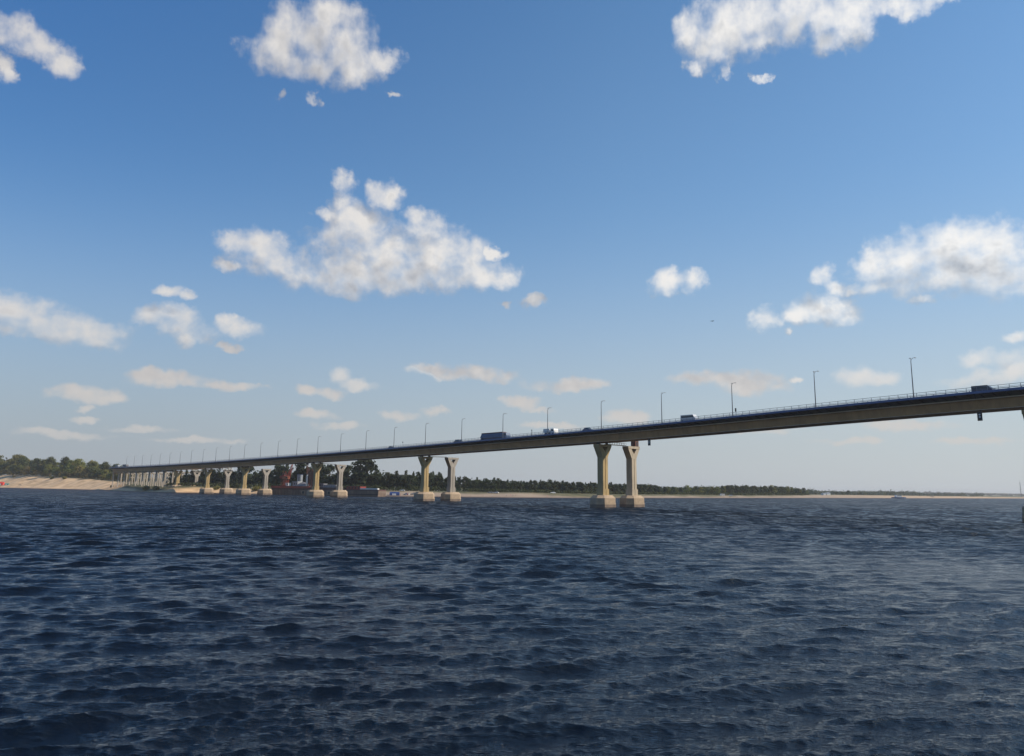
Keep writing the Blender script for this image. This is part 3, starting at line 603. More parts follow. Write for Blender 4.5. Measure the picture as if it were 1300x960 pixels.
def lorry(s, lane, L, H, cab, cargo, label, name='lorry', roof=None, tractor=2.4, slant=0):
    g = empty(name, BP(s, lane, zr(s)-1.246), BROT, label, 'lorry', 'vehicles crossing the bridge')
    h = L/2; W = 1.25
    mb = MB(); mb.prism([(-h+tractor+.5, 1.1), (h, 1.1), (h-slant, H), (-h+tractor+.5, H)], 'y', -W, W); mb.build('cargo_box', cargo, g)
    mb = MB(); mb.prism([(-h+tractor+.45, H+.002), (h-slant+.05, H+.002), (h-slant-.1, H+.45 if roof else H+.06), (-h+tractor+.6, H+.45 if roof else H+.06)], 'y', -W-.03, W+.03); mb.build('roof', roof or cargo, g)
    mb = MB(); mb.box(-h+.3, h-.2, -.5, .5, .62, 1.08); mb.build('chassis', MT['dark'], g)
    c = MB(); ch = min(H, 2.9); c.prism([(-h, .5), (-h+tractor, .5), (-h+tractor, ch), (-h+.35, ch), (-h, ch*.55)], 'y', -W+.05, W-.05); cb = c.build('cab', cab, g)
    w = MB()
    for y in (-W+.03, W-.048): w.prism([(-h+.45, ch*.58), (-h+tractor-.6, ch*.58), (-h+tractor-.6, ch*.88), (-h+.55, ch*.88)], 'y', y, y+.018)
    w.build('window', MT['glass'], cb)
    add_wheels(g, [-h+.9]+([h-1, h-2.2, h-3.4] if L > 10 else [h-1.2]), .5, W-.15)
    return g
lorry(63.0, -5, 19.5, 2.9, MT['trailer'], MT['trailer'], 'long articulated lorry with blue sides and a dark maroon top on the bridge', roof=MT['tarp'], slant=1.2)
lorry(25.6, -4.5, 6.8, 2.6, MT['white'], MT['white'], 'small white box lorry passing a lamp left of the tallest pier')
car(91.5, -5, MT['cardark'], 'dark car behind the long blue lorry on the bridge', L=6.0, H=1.7)
car(3.0, -5, MT['carblue'], 'blue car on the bridge above the tallest pier', L=4.8, H=1.65)
car(-47.2, -5, MT['silver'], 'pale minibus with a white front, the only one right of the tallest pier', L=6.4, H=2.5, van='bus', cat='minibus')
car(-141.8, -5.5, MT['cardark'], 'dark van close to the right edge of the bridge', L=4.9, H=1.8, van=True, roof=MT['tarp'], cat='van')
car(155.0, -4.5, MT['cardark'], 'far dark car above the middle pier pair', L=4.4, H=1.5)
lorry(712, -5, 16, 3.0, MT['slate'], MT['slate'], 'distant grey lorry at the far left end of the bridge')
lorry(745, -5, 12, 3.0, MT['steel'], MT['steel'], 'distant pale lorry half hidden by the left grove')
# a sign on a post and people on the footway ---------------------------------------------
g = empty('road_sign', BP(137.5, -8.1, zr(137.5)-1.35), BROT, 'round dark road sign on a post on the bridge railing', 'sign')
mb = MB(); mb.tube([(0, 0, 0), (0, 0, 2.9)], .05); mb.build('post', MT['lamp'], g)
mb = MB(); mb.prism([(.4*math.cos(a), 2.7+.4*math.sin(a)) for a in [k*math.pi/8 for k in range(16)]], 'y', .06, .09); mb.build('panel', MT['black'], g)

# ------------------------------------------------------------------ people (one continuous skinned body each)
def make_person(pose, mats):
    J = {'pelvis': (0, 0, .95), 'chest': (0, 0, 1.32), 'neck': (0, 0, 1.50), 'head': (0, .01, 1.62), 'top': (0, 0, 1.74)}
    for s_, sx in (('l', 1), ('r', -1)):
        J['sh'+s_] = (sx*.18, 0, 1.43); J['el'+s_] = (sx*.25, .02, 1.16); J['ha'+s_] = (sx*.25, -.10, .92)
        J['hip'+s_] = (sx*.10, 0, .90); J['kn'+s_] = (sx*.12, -.02, .50); J['an'+s_] = (sx*.13, .02, .09); J['toe'+s_] = (sx*.14, -.16, .04)
    if pose == 'walk':
        J['knl'] = (.11, -.22, .52); J['anl'] = (.11, -.16, .10); J['toel'] = (.11, -.34, .05); J['knr'] = (-.11, .10, .50); J['anr'] = (-.11, .36, .12); J['toer'] = (-.11, .24, .04); J['hal'] = (.27, .2, .98); J['har'] = (-.27, -.26, 1.0)
    if pose == 'sit':
        for k_ in list(J):
            x, y, z = J[k_]
            if k_[:3] in ('pel', 'che', 'nec', 'hea', 'top') or k_[:2] in ('sh', 'el', 'ha', 'hi'): J[k_] = (x, y+(z-.9)*.25, z-.80)
        for s_, sx in (('l', 1), ('r', -1)):
            J['kn'+s_] = (sx*.14, -.40, .42); J['an'+s_] = (sx*.14, -.62, .08); J['toe'+s_] = (sx*.14, -.78, .05); J['ha'+s_] = (sx*.2, -.3, .42)
    names = list(J); E_ = [('pelvis', 'chest'), ('chest', 'neck'), ('neck', 'head'), ('head', 'top')]
    for s_ in 'lr': E_ += [('chest', 'sh'+s_), ('sh'+s_, 'el'+s_), ('el'+s_, 'ha'+s_), ('pelvis', 'hip'+s_), ('hip'+s_, 'kn'+s_), ('kn'+s_, 'an'+s_), ('an'+s_, 'toe'+s_)]
    RAD = {'pelvis': .15, 'chest': .16, 'neck': .06, 'head': .105, 'top': .06, 'sh': .065, 'el': .045, 'ha': .035, 'hi': .10, 'kn': .06, 'an': .045, 'to': .035}
    me = bpy.data.meshes.new('person'); me.from_pydata([J[n] for n in names], [(names.index(a), names.index(b)) for a, b in E_], [])
    o = link(bpy.data.objects.new('tmp', me)); o.modifiers.new('s', 'SKIN')
    for n, sv in zip(names, me.skin_vertices[0].data):
        r = RAD.get(n, RAD.get(n[:2], .05)); sv.radius = (r, r*.8); sv.use_root = (n == 'pelvis')
    sb = o.modifiers.new('u', 'SUBSURF'); sb.levels = 1
    dg = bpy.context.evaluated_depsgraph_get(); m2 = bpy.data.meshes.new_from_object(o.evaluated_get(dg)); bpy.data.objects.remove(o)
    m2.materials.clear()
    for q in mats: m2.materials.append(q)
    ch, pe = J['chest'][2], J['pelvis'][2]
    for p in m2.polygons:
        c = p.center; p.use_smooth = True
        p.material_index = 0 if (c.z > J['neck'][2]-.02 or (abs(c.x) > .2 and c.z < J['ell'][2])) else (1 if c.z > pe-.02 else 2)
        if pose == 'sit' and c.y < -.3: p.material_index = 0
    m2.name = 'person'
    return m2
PM = {}
def person(pose, key, loc, rz, label, group=None):
    mats = {'dark': (MT['skin'], MT['cloth2'], MT['cloth2']), 'white': (MT['skin'], MT['cloth1'], MT['cloth2']), 'pink': (MT['skin'], MT['cloth3'], MT['cloth3']), 'bather': (MT['skin'], MT['skin'], MT['cloth2'])}[key]
    if (pose, key) not in PM: PM[(pose, key)] = make_person(pose, mats)
    o = link(bpy.data.objects.new('person', PM[(pose, key)])); o.location = loc; o.rotation_euler = (0, 0, rz)
    return tag(o, label, 'person', group)
for s_, hh, pn, lab in ((-68.5, 2.7, True, 'small dark rectangular road sign on a post right of a lamp on the bridge'), (33.7, 2.7, False, 'slim dark marker post on the bridge left of the small white lorry')):
    g = empty('road_sign', BP(s_, -8.0, zr(s_)-1.345), BROT, lab, 'sign')
    mb = MB(); mb.tube([(0, 0, 0), (0, 0, hh)], .06 if pn else .13); mb.build('post', MT['lamp'], g)
    mb = MB(); mb.box(-.28, .28, .07, .11, hh-1.1 if pn else hh-.35, hh+.02); mb.build('panel', MT['black'], g)
def gp(x, y, dz=0): return Vector((x, y, float(ground_z(np.array(float(x)), np.array(float(y))))+dz))

# ------------------------------------------------------------------ trees
def leaf_quads(mb, rng, c, rad, n, size, mi=0):
    # leaf-sized faces spread through an uneven ellipsoid clump, denser to the outside
    c = Vector(c)
    for _ in range(n):
        d = Vector((rng.gauss(0, 1), rng.gauss(0, 1), rng.gauss(0, 1))); d.normalize()
        k = rng.random()**.45*(1+rng.uniform(-.18, .22))
        p = c+Vector((d.x*rad[0]*k, d.y*rad[1]*k, d.z*rad[2]*k))
        nrm = (d+Vector((rng.uniform(-.8, .8), rng.uniform(-.8, .8), rng.uniform(-.4, .9)))).normalized()
        u = nrm.orthogonal().normalized(); w = nrm.cross(u); a = rng.uniform(0, 6.28); u, w = u*math.cos(a)+w*math.sin(a), w*math.cos(a)-u*math.sin(a)
        s1 = size*rng.uniform(.6, 1.3); s2 = s1*rng.uniform(.5, .9)
        mb.add([p-u*s1, p-w*s2*.8, p+u*s1, p+w*s2], [(0, 1, 2, 3)], mi)
def tree_meshes(seed, H, W, kind, leaf, size, dens=1.0):
    rng = random.Random(seed)
    tk = MB(); tr = .018*H+.08
    lean = (rng.uniform(-.04, .04)*H, rng.uniform(-.04, .04)*H)
    tk.tube([(0, 0, -1), (lean[0]*.3, lean[1]*.3, H*.35), (lean[0]*.7, lean[1]*.7, H*.65), (lean[0], lean[1], H*.93)], [tr, tr*.8, tr*.5, tr*.12], 6)
    cw = MB()
    if kind == 'spire':
        n = 9
        for i in range(n):
            t = i/(n-1); z = H*(.22+.72*t); r = W*.5*(1-.72*t**1.5)*rng.uniform(.75, 1.2)*(0.75 if t < .12 else 1)
            ox, oy = rng.uniform(-.25, .25)*W*(1-t), rng.uniform(-.25, .25)*W*(1-t)
            leaf_quads(cw, rng, (ox+lean[0]*t, oy+lean[1]*t, z), (r, r, H*.085), int(34*dens), size)
            a = rng.uniform(0, 6.28); tk.tube([(lean[0]*t, lean[1]*t, z-.4), (ox+math.cos(a)*r*.7, oy+math.sin(a)*r*.7, z+.3)], [tr*.35, tr*.12], 4)
    else:
        n = 15 if kind == 'broad' else 11
        for i in range(n):
            t = rng.uniform(0, 1); z = H*(.26+.62*t); env = math.sin(math.pi*min(1, .18+.72*t))**.6
            a = rng.uniform(0, 6.28); rr_ = W*.5*env*rng.uniform(.2, .78)
            c = (math.cos(a)*rr_+lean[0]*t, math.sin(a)*rr_+lean[1]*t, z); r = W*rng.uniform(.15, .27)
            leaf_quads(cw, rng, c, (r, r, r*rng.uniform(.55, .95)), int(44*dens), size)
            tk.tube([(lean[0]*t*.6, lean[1]*t*.6, H*(.2+.35*t)), (c[0]*.5, c[1]*.5, z*.8+H*.05), c], [tr*.5, tr*.3, tr*.1], 4)
        leaf_quads(cw, rng, (lean[0], lean[1], H*.90), (W*.2, W*.2, H*.08), int(40*dens), size)
    return cw.mesh('crown', leaf, recalc=False), tk.mesh('trunk', MT['bark'])
def place_tree(ms, loc, sc, rz, label, group, name='tree', leaf=None):
    e = empty(name, loc, rz, label, 'tree', group); e.scale = sc
    for n, me in zip(('crown', 'trunk'), ms):
        o = link(bpy.data.objects.new(n, me)); o.parent = e
    return e
rng = random.Random(5)
SP = [tree_meshes(100+i, 16, 8.2, 'spire', LEAF_D, .70) for i in range(4)]+[tree_meshes(130+i, 16, 11, 'round', LEAF_D, .8, 1.4) for i in range(5)]
RD = [tree_meshes(200+i, 12, 10, 'round', LEAF_D, .62) for i in range(4)]
RG = [tree_meshes(300+i, 12, 11, 'round', LEAF_G, .62) for i in range(4)]
# wanted crown tops along the far bank: x, top height
TX = [-302, -257, -211, -170, -140, -120, -111, -97, -77, -58, -32, 1, 36, 74, 117, 166, 224, 290, 368, 400, 430, 514, 576]
TZ = [18.3, 21, 21.5, 20.1, 20.8, 22.5, 20.9, 18, 18.6, 17.6, 14.7, 13.8, 13.9, 13.2, 12.6, 11.5, 12.9, 14.6, 14.8, 13.0, 10, 10, 7]
def tline(x0, x1, step, t0, t1, fam, labels, group, name, scale=1.0, jit=.35, hv=.13):
    x = x0
    while x < x1:
        xx = x+rng.uniform(-jit, jit)*step; y = float(shore(xx))+rng.uniform(t0, t1); p = gp(xx, y)
        top = float(np.interp(xx, TX, TZ))*scale; h = max(3.5, (top-p.z)*(1+rng.uniform(-hv*1.3, hv)))
        ms = rng.choice(fam); base = 16 if fam is SP else 12
        k = h/base; wk = k*rng.uniform(.85, 1.2) if fam is not SP else max(k, .8)*rng.uniform(.75, 1.1)
        label = next(lb for xm, lb in labels if xx < xm)
        place_tree(ms, p, (wk, wk, k), rng.uniform(0, 6.28), label, group+(' ' if group else '')+label.split('tree ')[-1] if len(labels) > 1 else group, name)
        x += step*rng.uniform(.8, 1.25)
tline(-330, -100, 6.0, 50, 62, SP+RD, [(-262, 'dark tree behind the sunlit piers at the sandy bank'), (-195, 'dark tree behind the piers left of the cranes'), (-150, 'dark tree behind the cranes on the long barge'), (-118, 'dark tree behind the stacked sheet piles'), (999, 'tall dark tree behind the red deckhouse of the barge')], 'wood', 'dark_tree', 1.0)
tline(-100, 150, 3.3, 42, 52, SP, [(-58, 'narrow dark tree behind the blue awning, left of the middle piers'), (-38, 'narrow dark tree just right of the middle pier pair'), (0, 'narrow dark tree left half way between the pier pairs'), (35, 'narrow dark tree on the bank half way between the pier pairs'), (72, 'narrow dark tree just left of the tallest pier'), (999, 'narrow dark tree seen between or just right of the tallest piers')], 'front row,', 'narrow_tree', 1.02, hv=.10)
tline(-100, 150, 5.5, 54, 66, SP, [(-40, 'narrow tree in the second row near the middle piers'), (40, 'narrow tree in the second row half way between pier pairs'), (999, 'narrow tree in the second row behind the tallest piers')], 'second row,', 'narrow_tree', 1.05, hv=.12)
tline(120, 402, 6.6, 42, 60, RD+RG, [(165, 'low rounded tree just right of the tallest piers'), (240, 'rounded tree left of and above the white van'), (310, 'rounded tree right of the white van on the bank'), (999, 'rounded tree in the last clump before the pale sands')], 'rounded wood,', 'round_tree', 1.0, hv=.16)
tline(408, 640, 15, 60, 90, RG+RD, [(490, 'small isolated tree beside the white shed'), (999, 'small isolated tree on the pale sand right of the white shed')], 'scattered,', 'small_tree', 1.0, hv=.4)
LEAF_U = leafmat('undergrowth_leaf', (.085, .095, .035), (.045, .055, .022), 0)
# understorey of the wood: nobody could count it
def woodland(name, x0, x1, n, t0, t1, hf, leaf, size=1.2, q=26, zt=None):
    mb = MB(); r_ = random.Random(9)
    for _ in range(n):
        x = r_.uniform(x0, x1); y = float(shore(x))+r_.uniform(t0, t1); p = gp(x, y)
        top = float(np.interp(x, TX, TZ)) if zt is None else zt(x); h = max(2.5, (top-p.z)*hf*r_.uniform(.72, 1.04))
        leaf_quads(mb, r_, (x, y, p.z+h*.5), (r_.uniform(2.5, 4.5), 3.5, h*.5), q, size)
    return tag(mb.build(name, leaf, recalc=False), kind='stuff')
woodland('woodland', -340, 410, 1300, 56, 110, 1.0, LEAF_D, 1.25, 34)
woodland('undergrowth', -320, 405, 520, 34, 46, .30, LEAF_U, .8, 22)
# scrub on the left beach
woodland('scrub', -900, -440, 420, 70, 104, 1.0, LEAF_Y, 1.1, 40, zt=lambda x: float(np.interp(x, [-900, -700, -440], [33, 28, 20])))
# the left grove, each tree its own
LEAF_M = leafmat('mid_green_foliage', (.12, .135, .045), (.065, .078, .028), .2)
BRD = [tree_meshes(400+i, 24, 22, 'broad', lf, .95, 2.2) for i, lf in enumerate((LEAF_G, LEAF_M, LEAF_Y, LEAF_G))]
GR = [ # x px-derived world x, crown top height, width, variant, label
 (-845, 52, 26, 0, 'broad green tree at the left edge of the view, leftmost of the grove'),
 (-792, 52.5, 30, 2, 'tallest olive green tree of the left grove, near the left edge'),
 (-752, 46.5, 22, 1, 'dark domed tree just right of the tallest tree in the left grove'),
 (-722, 43.5, 22, 1, 'dark low domed tree on the sloping shoulder of the left grove'),
 (-690, 42.5, 18, 0, 'lower green tree left of the dark gap in the left grove'),
 (-672, 44.5, 16, 1, 'tall dark tree left of the sky gaps in the left grove'),
 (-646, 44.3, 20, 1, 'darkest round-topped tree in the middle of the left grove'),
 (-622, 40, 16, 0, 'green tree with sky gaps, right of the darkest tree of the grove'),
 (-600, 41.5, 20, 0, 'bright green tall tree in the right half of the left grove'),
 (-580, 39.5, 16, 2, 'olive tree with full crown right of the bright green tall tree'),
 (-562, 36.8, 17, 0, 'pale green slender tree before the thin gap in the left grove'),
 (-541, 35.5, 15, 1, 'dark green tree second from the right end of the left grove'),
 (-520, 32.5, 19, 1, 'dark tree at the right end of the left grove, beside the bridge approach'),
]
for i, (x, top, w, v_, lab) in enumerate(GR):
    y = float(shore(x))+88+8*math.sin(i*2.3); p = gp(x, y); h = top-p.z
    place_tree(BRD[v_], p, (w/20, w/20, h/24*1.02), i*1.7, lab, 'trees of the left grove', 'grove_tree')
BK = [(-478, 26, 15), (-868, 42, 24), (-815, 38, 18), (-770, 36, 17), (-735, 34, 15), (-705, 36, 18), (-660, 34, 15), (-632, 34, 16), (-590, 32, 15), (-550, 28, 14), (-528, 26, 12), (-506, 24, 12), (-495, 26, 12)]
BK += [(-850, 36, 20), (-792, 34, 17), (-752, 35, 16), (-720, 32, 15), (-682, 33, 15), (-645, 30, 14), (-610, 33, 16), (-572, 28, 13), (-540, 25, 12), (-515, 22, 11), (-486, 20, 10), (-470, 17, 9)]
for i, (x, top, w) in enumerate(BK):
    y = float(shore(x))+74+4*math.sin(i*1.9); p = gp(x, y); h = max(6, top-p.z)
    place_tree(BRD[(i*3+2) % 4], p, (w/20, w/20, h/24), i*2.1, 'low bushy young tree at the foot of the left grove above the sand', 'low trees at the foot of the left grove', 'young_tree')
for i in range(22):
    x = -880+i*19; y = float(shore(x))+112+10*math.sin(i*1.3); p = gp(x, y); h = float(np.interp(x, [-880, -792, -722, -646, -562, -490], [50, 50, 41, 42, 35, 29]))-p.z-2
    place_tree(BRD[(i+1) % 4], p, (1.05, 1.05, h/24), i*1.1, 'tree in the back row of the left grove, mostly hidden', 'back row of the left grove', 'grove_tree')
BU = tree_meshes(501, 3.0, 5.0, 'round', LEAF_Y, .45)
for x, t, sc, lab in ((-751, 60, 1.0, 'round green bush on the top edge of the left beach'), (-632, 50, 1.3, 'wide low bush with a dark side at the top of the left beach'), (-600, 50, 1.3, 'orange-green bush on the beach below the tall green trees'),
                 (-450, 20, .9, 'lone small bush in the middle of the sand spit'), (-512, 50, .8, 'small bush on the sand below the grove end'), (-342, 14, 1.5, 'long green bush near the tip of the sand spit'), (-324, 13, 1.4, 'green bush nearest the tip of the sand spit'), (-260, 16, 1.2, 'bright green bush on the bank between two low bridge piers'), (-215, 14, 1.5, 'large bright green bush on the bank left of the barge')):
    y = float(shore(x))+t; e = place_tree(BU, gp(x, y, -.3), (sc*1.3, sc, sc), x, lab, None, 'bush'); e['category'] = 'bush'

# ------------------------------------------------------------------ moored barges with floating cranes
P0 = np.array([-95.0, 582.0]); QD = np.array([-89., 49.])/math.hypot(89, 49); QR = math.atan2(QD[1], QD[0])
def QP(a, b, z=0): q = P0+a*QD-b*np.array([QD[1], -QD[0]]); return Vector((q[0], q[1], z))   # b < 0 is away from the viewer, as in the local frame
def hull_mesh(L, W, z0, z1, rake):
    mb = MB(); mb.prism([(rake, z0), (L-rake, z0), (L, z1*.55), (L, z1), (0, z1), (0, z1*.55)], 'y', -W, 0); return mb
bg = empty('barge', QP(0, 0), QR, 'dark maroon barge with a low red deckhouse, right of the free-standing pier', 'barge')
hull_mesh(31, 9, -1, 4.3, .6).build('hull', MT['quay'], bg)
mb = MB(); mb.box(-.05, 31.05, -9.05, .05, 4.303, 5.0); mb.build('deck_edge', MT['hull'], bg)
mb = MB(); mb.box(17.5, 30.5, -7.5, -1, 5.003, 7.2); mb.build('deckhouse', MT['red'], bg)
mb = MB(); mb.box(17.2, 30.8, -7.8, -.7, 7.203, 7.4); mb.build('roof', MT['hull'], bg)
mb = MB(); mb.box(1, 17, -.5, -.2, 5.003, 6.0); mb.box(5.5, 5.9, -8.0, -.502, 5.003, 5.9); mb.build('bulwark', MT['white'], bg)
mb = MB(); mb.box(.1, 30.9, .055, .2, 1.2, 1.7); mb.build('fender', MT['dark'], bg)
def win_row(g, xs, y, z0, z1, w, m, parent=None):
    for x in xs:
        mb = MB(); mb.box(x, x+w, y, y+.06, z0, z1); mb.build('window', m, parent or g)
win_row(bg, (18.5, 21.5, 24.5, 27.5), .002-1, 5.6, 6.6, .9, MT['glass'])
b2 = empty('barge', QP(32, 0), QR, 'long rusty barge with a bright red deck edge carrying cranes behind the bridge piers', 'barge')
hull_mesh(73, 13, -1, 4.2, 1.0).build('hull', MT['quay'], b2)
mb = MB(); mb.box(-.05, 73.05, -13.05, .06, 4.203, 6.2); mb.build('deck_edge', MT['hull'], b2)
mb = MB(); mb.box(34, 73.3, .065, .3, 5.3, 6.9); mb.box(34, 73, -.3, .06, 6.205, 6.9); mb.build('bulwark', MT['red'], b2)
for x in (12.5, 38.0):
    mb = MB(); mb.box(x, x+3.4, .065, .22, .9, 3.6); fr = mb.build('hatch_frame', MT['tan'], b2); mb = MB(); mb.box(x+.6, x+2.8, .222, .26, 1.3, 3.2); mb.build('hatch', MT['black'], fr)
mb = MB()
for x in np.arange(2, 72, 3.0):
    if not (11.5 < x < 17 or 37 < x < 42.5): mb.box(x, x+.25, .065, .2, -.6, 4.1)
mb.build('hull_rib', MT['hull'], b2)
mb = MB(); mb.box(33, 72.5, -12.8, -.8, 6.206, 6.4); mb.build('deck', MT['rust'], b2)
# cargo and cabins on the barge
def cabin(a, b, w, dpt, z, h, label, m1, m2, name='deck_cabin'):
    g = empty(name, QP(a, b, z), QR, label, 'cabin')
    mb = MB(); mb.box(0, w, -dpt, 0, 0.01, h); mb.build('wall', m1, g)
    mb = MB(); mb.box(-.2, w+.2, -dpt-.2, .2, h+.003, h+.25); mb.build('roof', m2, g)
    k_ = max(1, int(w/1.8)); win_row(g, [(.5+i*(w-.8)/k_) for i in range(k_)], .003, h*.45, h*.8, .8, MT['glass'])
    return g
cabin(60, -9, 5, 4, 6.2, 2.6, 'low grey cabin on the barge right of the white tower', MT['slate'], MT['steel'])
cabin(45, -6, 13, 5, 6.2, 1.7, 'long low blue-grey deckhouse with pale roof between the pier and its free-standing twin', MT['steel'], MT['white'])
cabin(82, -4, 5.2, 4, 6.4, 3.6, 'pale grey deck cabin on the barge below the crane', MT['steel'], MT['white'])
cabin(84, -8.5, 2.9, 3.0, 6.4, 9.3, 'tall narrow pale grey and navy wheelhouse on the barge', MT['steel'], MT['navy'], 'wheelhouse')
cabin(91.5, -4, 3.0, 3, 6.4, 2.8, 'small white control cabin with a sloping window beside the orange crane', MT['white'], MT['steel'])
g = empty('white_tower', QP(72.3, -4, 6.4), QR, 'slim white and black tank tower on the barge, left of the ochre pier', 'tower')
mb = MB(); mb.tube([(0, 0, 0), (0, 0, 9.2)], .85, 12); mb.build('shell', MT['white'], g)
mb = MB(); mb.tube([(0, 0, 9.203), (0, 0, 9.9)], [.9, .5], 12); mb.build('cap', MT['dark'], g)
mb = MB()
for z in np.arange(.5, 9, 1): mb.box(-1.25, -.9, -.2, .2, z, z+.12)
mb.box(-1.3, -1.2, -.25, .25, 0, 9); mb.build('ladder', MT['dark'], g)
g = tag(link(bpy.data.objects.new('gravel_heap', None)), 'grey heap of gravel on the barge deck below the white tower', 'gravel heap')
g.location = QP(77.5, -5.6, 6.4); g.rotation_euler = (0, 0, QR)
mb = MB(); rings = []
for r_, z in ((8.5, 0), (6.8, 1.0), (4.6, 2.1), (2.4, 3.1), (.6, 3.7)): rings.append([(r_*math.cos(a)*(1+.08*math.sin(3*a+z)), r_*.55*math.sin(a)*(1+.1*math.sin(5*a)), z) for a in [k*math.pi/10 for k in range(20)]])
mb.loft(rings); mb.build('heap', MT['slate'], g)
for i in range(7):
    g = empty('steel_pile', QP(64+i*1.05, -3-.4*(i % 2), 6.41), QR, 'upright rusty sheet pile standing in the stack beside the ochre pier', 'pile', 'upright sheet piles on the barge')
    hh = [13.5, 14.5, 12.0, 14.8, 13.0, 12.4, 14.0][i]; mb = MB(); mb.prism([(-.5, -.2), (-.25, .2), (.25, .2), (.5, -.2), (.38, -.3), (.2, .06), (-.2, .06), (-.38, -.3)], 'z', 0.02, hh); mb.build('section', MT['rust'] if i % 2 else MT['hull'], g)
    mb = MB(); mb.box(-.32, .32, -.12, -.02, hh*.3, hh*.34); mb.box(-.32, .32, -.12, -.02, hh*.7, hh*.74); mb.build('tie_bar', MT['steel'], g)
def lattice(mb, a, b, w0, w1, n=9, r=.10):
    a = Vector(a); b = Vector(b); t = (b-a).normalized(); u = t.cross(Vector((0, 1, 0))).normalized() if abs(t.y) < .9 else Vector((1, 0, 0)); w = t.cross(u)
    cs = [(1, 1), (1, -1), (-1, -1), (-1, 1)]
    P = [[a+(b-a)*(i/n)+(u*cx+w*cy)*(w0+(w1-w0)*i/n)*.5 for cx, cy in cs] for i in range(n+1)]
    for k_ in range(4):
        mb.tube([P[i][k_] for i in range(n+1)], r, 4)
        for i in range(n): mb.tube([P[i][k_], P[i+1][(k_+1) % 4]], r*.6, 4); mb.tube([P[i][k_], P[i][(k_+1) % 4]], r*.6, 4)
def crane(a, b, z, boom_to, label, m1, m2, tower=6.5, jib=None, w=2.0):
    g = empty('barge_crane', QP(a, b, z), QR, label, 'crane', 'cranes on the barge')
    mb = MB(); mb.box(-2.2, 2.2, -2.2, 2.2, .01, 1.0); lattice(mb, (0, 0, 1), (0, 0, tower), 3.2, 2.6, 4, .16); mb.build('pedestal', m1, g)
    mb = MB(); mb.prism([(-2.4, tower+.3), (3.2, tower+.3), (3.2, tower+2.2), (-.8, tower+2.9), (-2.4, tower+2.0)], 'y', -1.3, 1.3); hs = mb.build('machine_house', m2, g)
    mb = MB(); mb.box(-2.2, -.6, 1.305, 1.36, tower+1.1, tower+1.9); mb.build('window', MT['glass'], hs)
    mb = MB(); lattice(mb, (-1.8, 0, tower+.8), boom_to, w, .6, 12, .11); bo = mb.build('boom', m1, g)
    mb = MB(); ap = (1.2, 0, tower+6.5); mb.tube([(2.4, 0, tower+2), ap], .14, 5); mb.tube([(-.5, 0, tower+2.6), ap], .14, 5); mb.build('gantry', m1, g)
    mb = MB(); mb.tube([ap, boom_to], .05, 4); mb.tube([boom_to, (boom_to[0], 0, boom_to[2]-6)], .05, 4); mb.build('cable', MT['dark'], g)
    mb = MB(); x_, z_ = boom_to[0], boom_to[2]-6.6; mb.prism([(x_-.3, z_), (x_+.3, z_), (x_+.3, z_+.6), (x_-.3, z_+.6)], 'y', -.2, .2); mb.build('hook', MT['dark'], g)
    return g
crane(96.0, -6, 6.4, (-5.5, 0, 17.3), 'orange and red crane with a long boom leaning up to the right under the deck', MT['red'], MT['orange'], 5.5)
crane(101.5, -9, 6.4, (-9.5, 0, 14.8), 'red lattice crane with a short boom, left of the orange crane', MT['rust'], MT['red'], 6.0)
g = empty('pile_driver_mast', QP(78.5, -11.0, 6.4), QR, 'tall thin red mast standing up between the cranes and the white tower', 'mast')
mb = MB(); lattice(mb, (0, 0, 0), (.9, 0, 17.6), 1.4, .7, 12, .12); mb.build('lattice', MT['rust'], g)
mb = MB(); mb.box(-.1, 1.9, -.6, .6, 17.2, 18.2); mb.build('head', MT['dark'], g)
mb = MB(); mb.box(-1.6, 1.8, -1.5, 1.5, .01, 2.6); mb.build('base', MT['red'], g)

# ------------------------------------------------------------------ small things on the shores
def umbrella(x, t, cloth, label, r=2.2, h=2.6):
    y = float(shore(x))+t; g = empty('beach_umbrella', gp(x, y, -.05), 0, label, 'umbrella')
    mb = MB(); mb.tube([(0, 0, 0), (.1, 0, h)], .05); mb.build('pole', MT['white'], g)
    mb = MB(); n = 10; o_ = [(.1+r*math.cos(2*math.pi*k/n), r*math.sin(2*math.pi*k/n), h-.75) for k in range(n)]; i_ = [(.1+r*.55*math.cos(2*math.pi*k/n), r*.55*math.sin(2*math.pi*k/n), h-.2) for k in range(n)]
    mb.loft([[(a, b, c-.04) for a, b, c in o_], o_, i_, [(.1+.05*math.cos(2*math.pi*k/n), .05*math.sin(2*math.pi*k/n), h+.05) for k in range(n)]]); mb.build('canopy', cloth, g)
def tent(x, t, cloth, label, L=5, W=3.4, H=2.6, rz=0, name='beach_tent'):
    y = float(shore(x))+t; g = empty(name, gp(x, y, -.05), rz, label, 'tent')
    mb = MB(); mb.prism([(-W/2, 0), (W/2, 0), (W*.42, H*.6), (0, H), (-W*.42, H*.6)], 'x', -L/2, L/2); mb.build('canvas', cloth, g)
    mb = MB(); mb.prism([(L*.5*q[0], H*q[1]) for q in ((-.5, .02), (.35, .02), (.3, .55), (-.45, .55))], 'y', -W/2-.05, -W/2-.01); mb.build('opening', MT['white'], g)
tent(-728, 16, MT['redcloth'], 'bright red tent on the left beach, cut by the left edge', 7.5, 5, 5.0)
tent(-712.6, 18, MT['teal'], 'teal green awning on the left beach right of the red tent', 5.5, 3.5, 2.4)
umbrella(-669, 12, MT['darkcloth'], 'dark beach umbrella with people sitting beside it on the left beach', 2.4, 3.0)
